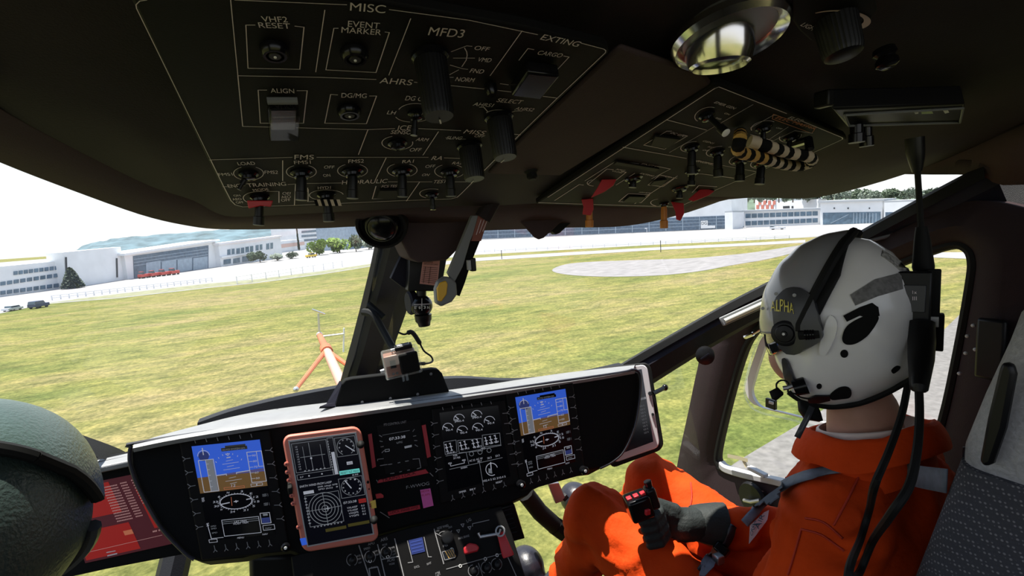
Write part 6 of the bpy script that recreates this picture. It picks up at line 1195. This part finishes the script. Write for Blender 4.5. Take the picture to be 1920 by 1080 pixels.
# ---- intercom cord hanging from the ceiling
cd = lambda x, y, d=.80: atd(x, y, d)
t = thing('intercom_cord', 'black intercom cord hanging from the ceiling past the helmet', 'cable', cd(1716,265,1.08))
b = MB(); b.tube([cd(1715,258,1.08), cd(1716,285,1.08), cd(1718,300,1.08), cd(1720,322,1.08)], [.013,.013,.011,.007], 10); build('ceiling_socket', b, MATS['black_plastic'], t)
b = MB(); b.tube([cd(1720,315,1.08), cd(1724,380,1.08), cd(1728,450,1.08), cd(1729,520,1.08)], [.0045,.0045,.005,.006], 8); build('upper_cord', b, MATS['rubber'], t)
b = MB(); b.tube([cd(1728,425,1.08), cd(1729,450,1.08), cd(1731,500,1.08), cd(1733,515,1.08)], [.008,.011,.015,.013], 10); build('strain_relief', b, MATS['rubber'], t)
b = MB(); b.tube([cd(1727,606,1.0), cd(1728,640,.99), cd(1727,670,.97), cd(1723,728,.93), cd(1723,734,.93)], [.0175,.0175,.0165,.011,.007], 12); build('connector', b, MATS['black_plastic'], t)
b = MB(); b.tube([cd(1729,505,1.08), cd(1731,560,1.08), cd(1728,612,1.0)], .006, 8); build('middle_cord', b, MATS['rubber'], t)
def ob(x, y): p = onb(x, y, .022, None, .75); return p if p.length < 1.0 else cd(x, y, .82)
b = MB(); b.tube(spline([cd(1723,732,.93), cd(1724,780,.91), cd(1720,840,.87), ob(1705,910), ob(1670,965), ob(1625,1012), ob(1600,1050), ob(1590,1085), ob(1585,1120)], 6), .0052, 8); build('lower_cord', b, MATS['rubber'], t)
b = MB(); b.tube(spline([cd(1702,722,1.0), cd(1690,780,.93), cd(1665,850,.87), ob(1640,910), ob(1618,960), ob(1603,1010), ob(1594,1060), ob(1588,1110)], 6), .0048, 8); build('side_cord', b, MATS['rubber'], t)
# ---- second helmet, low at the left edge
GC = atd(-128,1015,.82); yaw = math.radians(-4); GF = V((math.sin(yaw), math.cos(yaw), -.10)).normalized(); GU = V((0,0,1)); GU = (GU-GF*GU.dot(GF)).normalized(); GL = GU.cross(GF)
mat('helmet_green', (0.030,0.048,0.043), .42, var=.15, scale=12, bump=.25, bscale=260); mat('helmet_green_pale', (0.05,0.08,0.07), .35, var=.1, scale=12, bump=.2, bscale=260)
def gr(phi):
    return .138+.016*math.cos(2*phi)*.6-(.03*max(0, -math.sin(phi))**2)
kw = dict(C=GC, Fv=GF, U=GU, L=GL, rad=gr, wid=.122)
t = thing('flight_helmet', 'dark green flight helmet with black visor trim at the lower left', 'helmet', GC-GU*.13)
b = MB(); b.loft([[hpt(p, l, **kw) for p in PHI] for l in LAM], None, True); build('shell', b, MATS['helmet_green'], t)
o, rows = cover('visor_cover', math.radians(-12), math.radians(128), .012, None, .009, 'helmet_green_pale', t, slope=.95, rest=(GC, GF, GU, GL), rad=gr, wid=.122)
for side in (0, -1): b = MB(); b.tube([r[side] for r in rows], .0065, 8); build('cover_edge', b, MATS['rubber'], t)
b = MB(); b.tube(rows[-1], .0065, 8); build('cover_edge', b, MATS['rubber'], t)
b = MB(); b.tube([hpt(math.radians(-58), l, .004, **kw) for l in [-1.3+2.6*i/24 for i in range(25)]], .008, 8); build('edge_trim', b, MATS['plate_dark'], t)
# person under it
b = MB(); hd = GC-GU*.02; ch = V((GC.x-.01, GC.y-.10, GC.z-.42)); b.ball(hd, (.08,.1,.12), 10); capsule(b, hd-GU*.08, ch+V((0,.03,.17)), .058, .06); b.ball(ch, (.19,.12,.2), 12); b.ball(ch+V((0,.0,-.22)), (.17,.13,.2), 12); b.ball(ch+V((0,.04,-.42)), (.18,.15,.13), 10)
for sx in (-1, 1):
    s_ = ch+V((sx*.19,.0,.1)); e_ = ch+V((sx*.24,.06,-.18)); capsule(b, s_, e_, .07, .054); capsule(b, e_, e_+V((-sx*.04,.2,-.12)), .054, .04); k_ = ch+V((sx*.14,.50,-.28)); capsule(b, ch+V((sx*.1,.08,-.42)), k_, .095, .075); capsule(b, k_, k_+V((0,.16,-.40)), .07, .05)
me = fuse(b, .013, 6); mat('suit_dark', (0.03,0.035,0.03), .8); o = place('person', me, None, [MATS['suit_dark']], ch+V((0,.05,-.55))); tag(o, 'person in dark clothing beneath the green helmet at lower left', 'person')
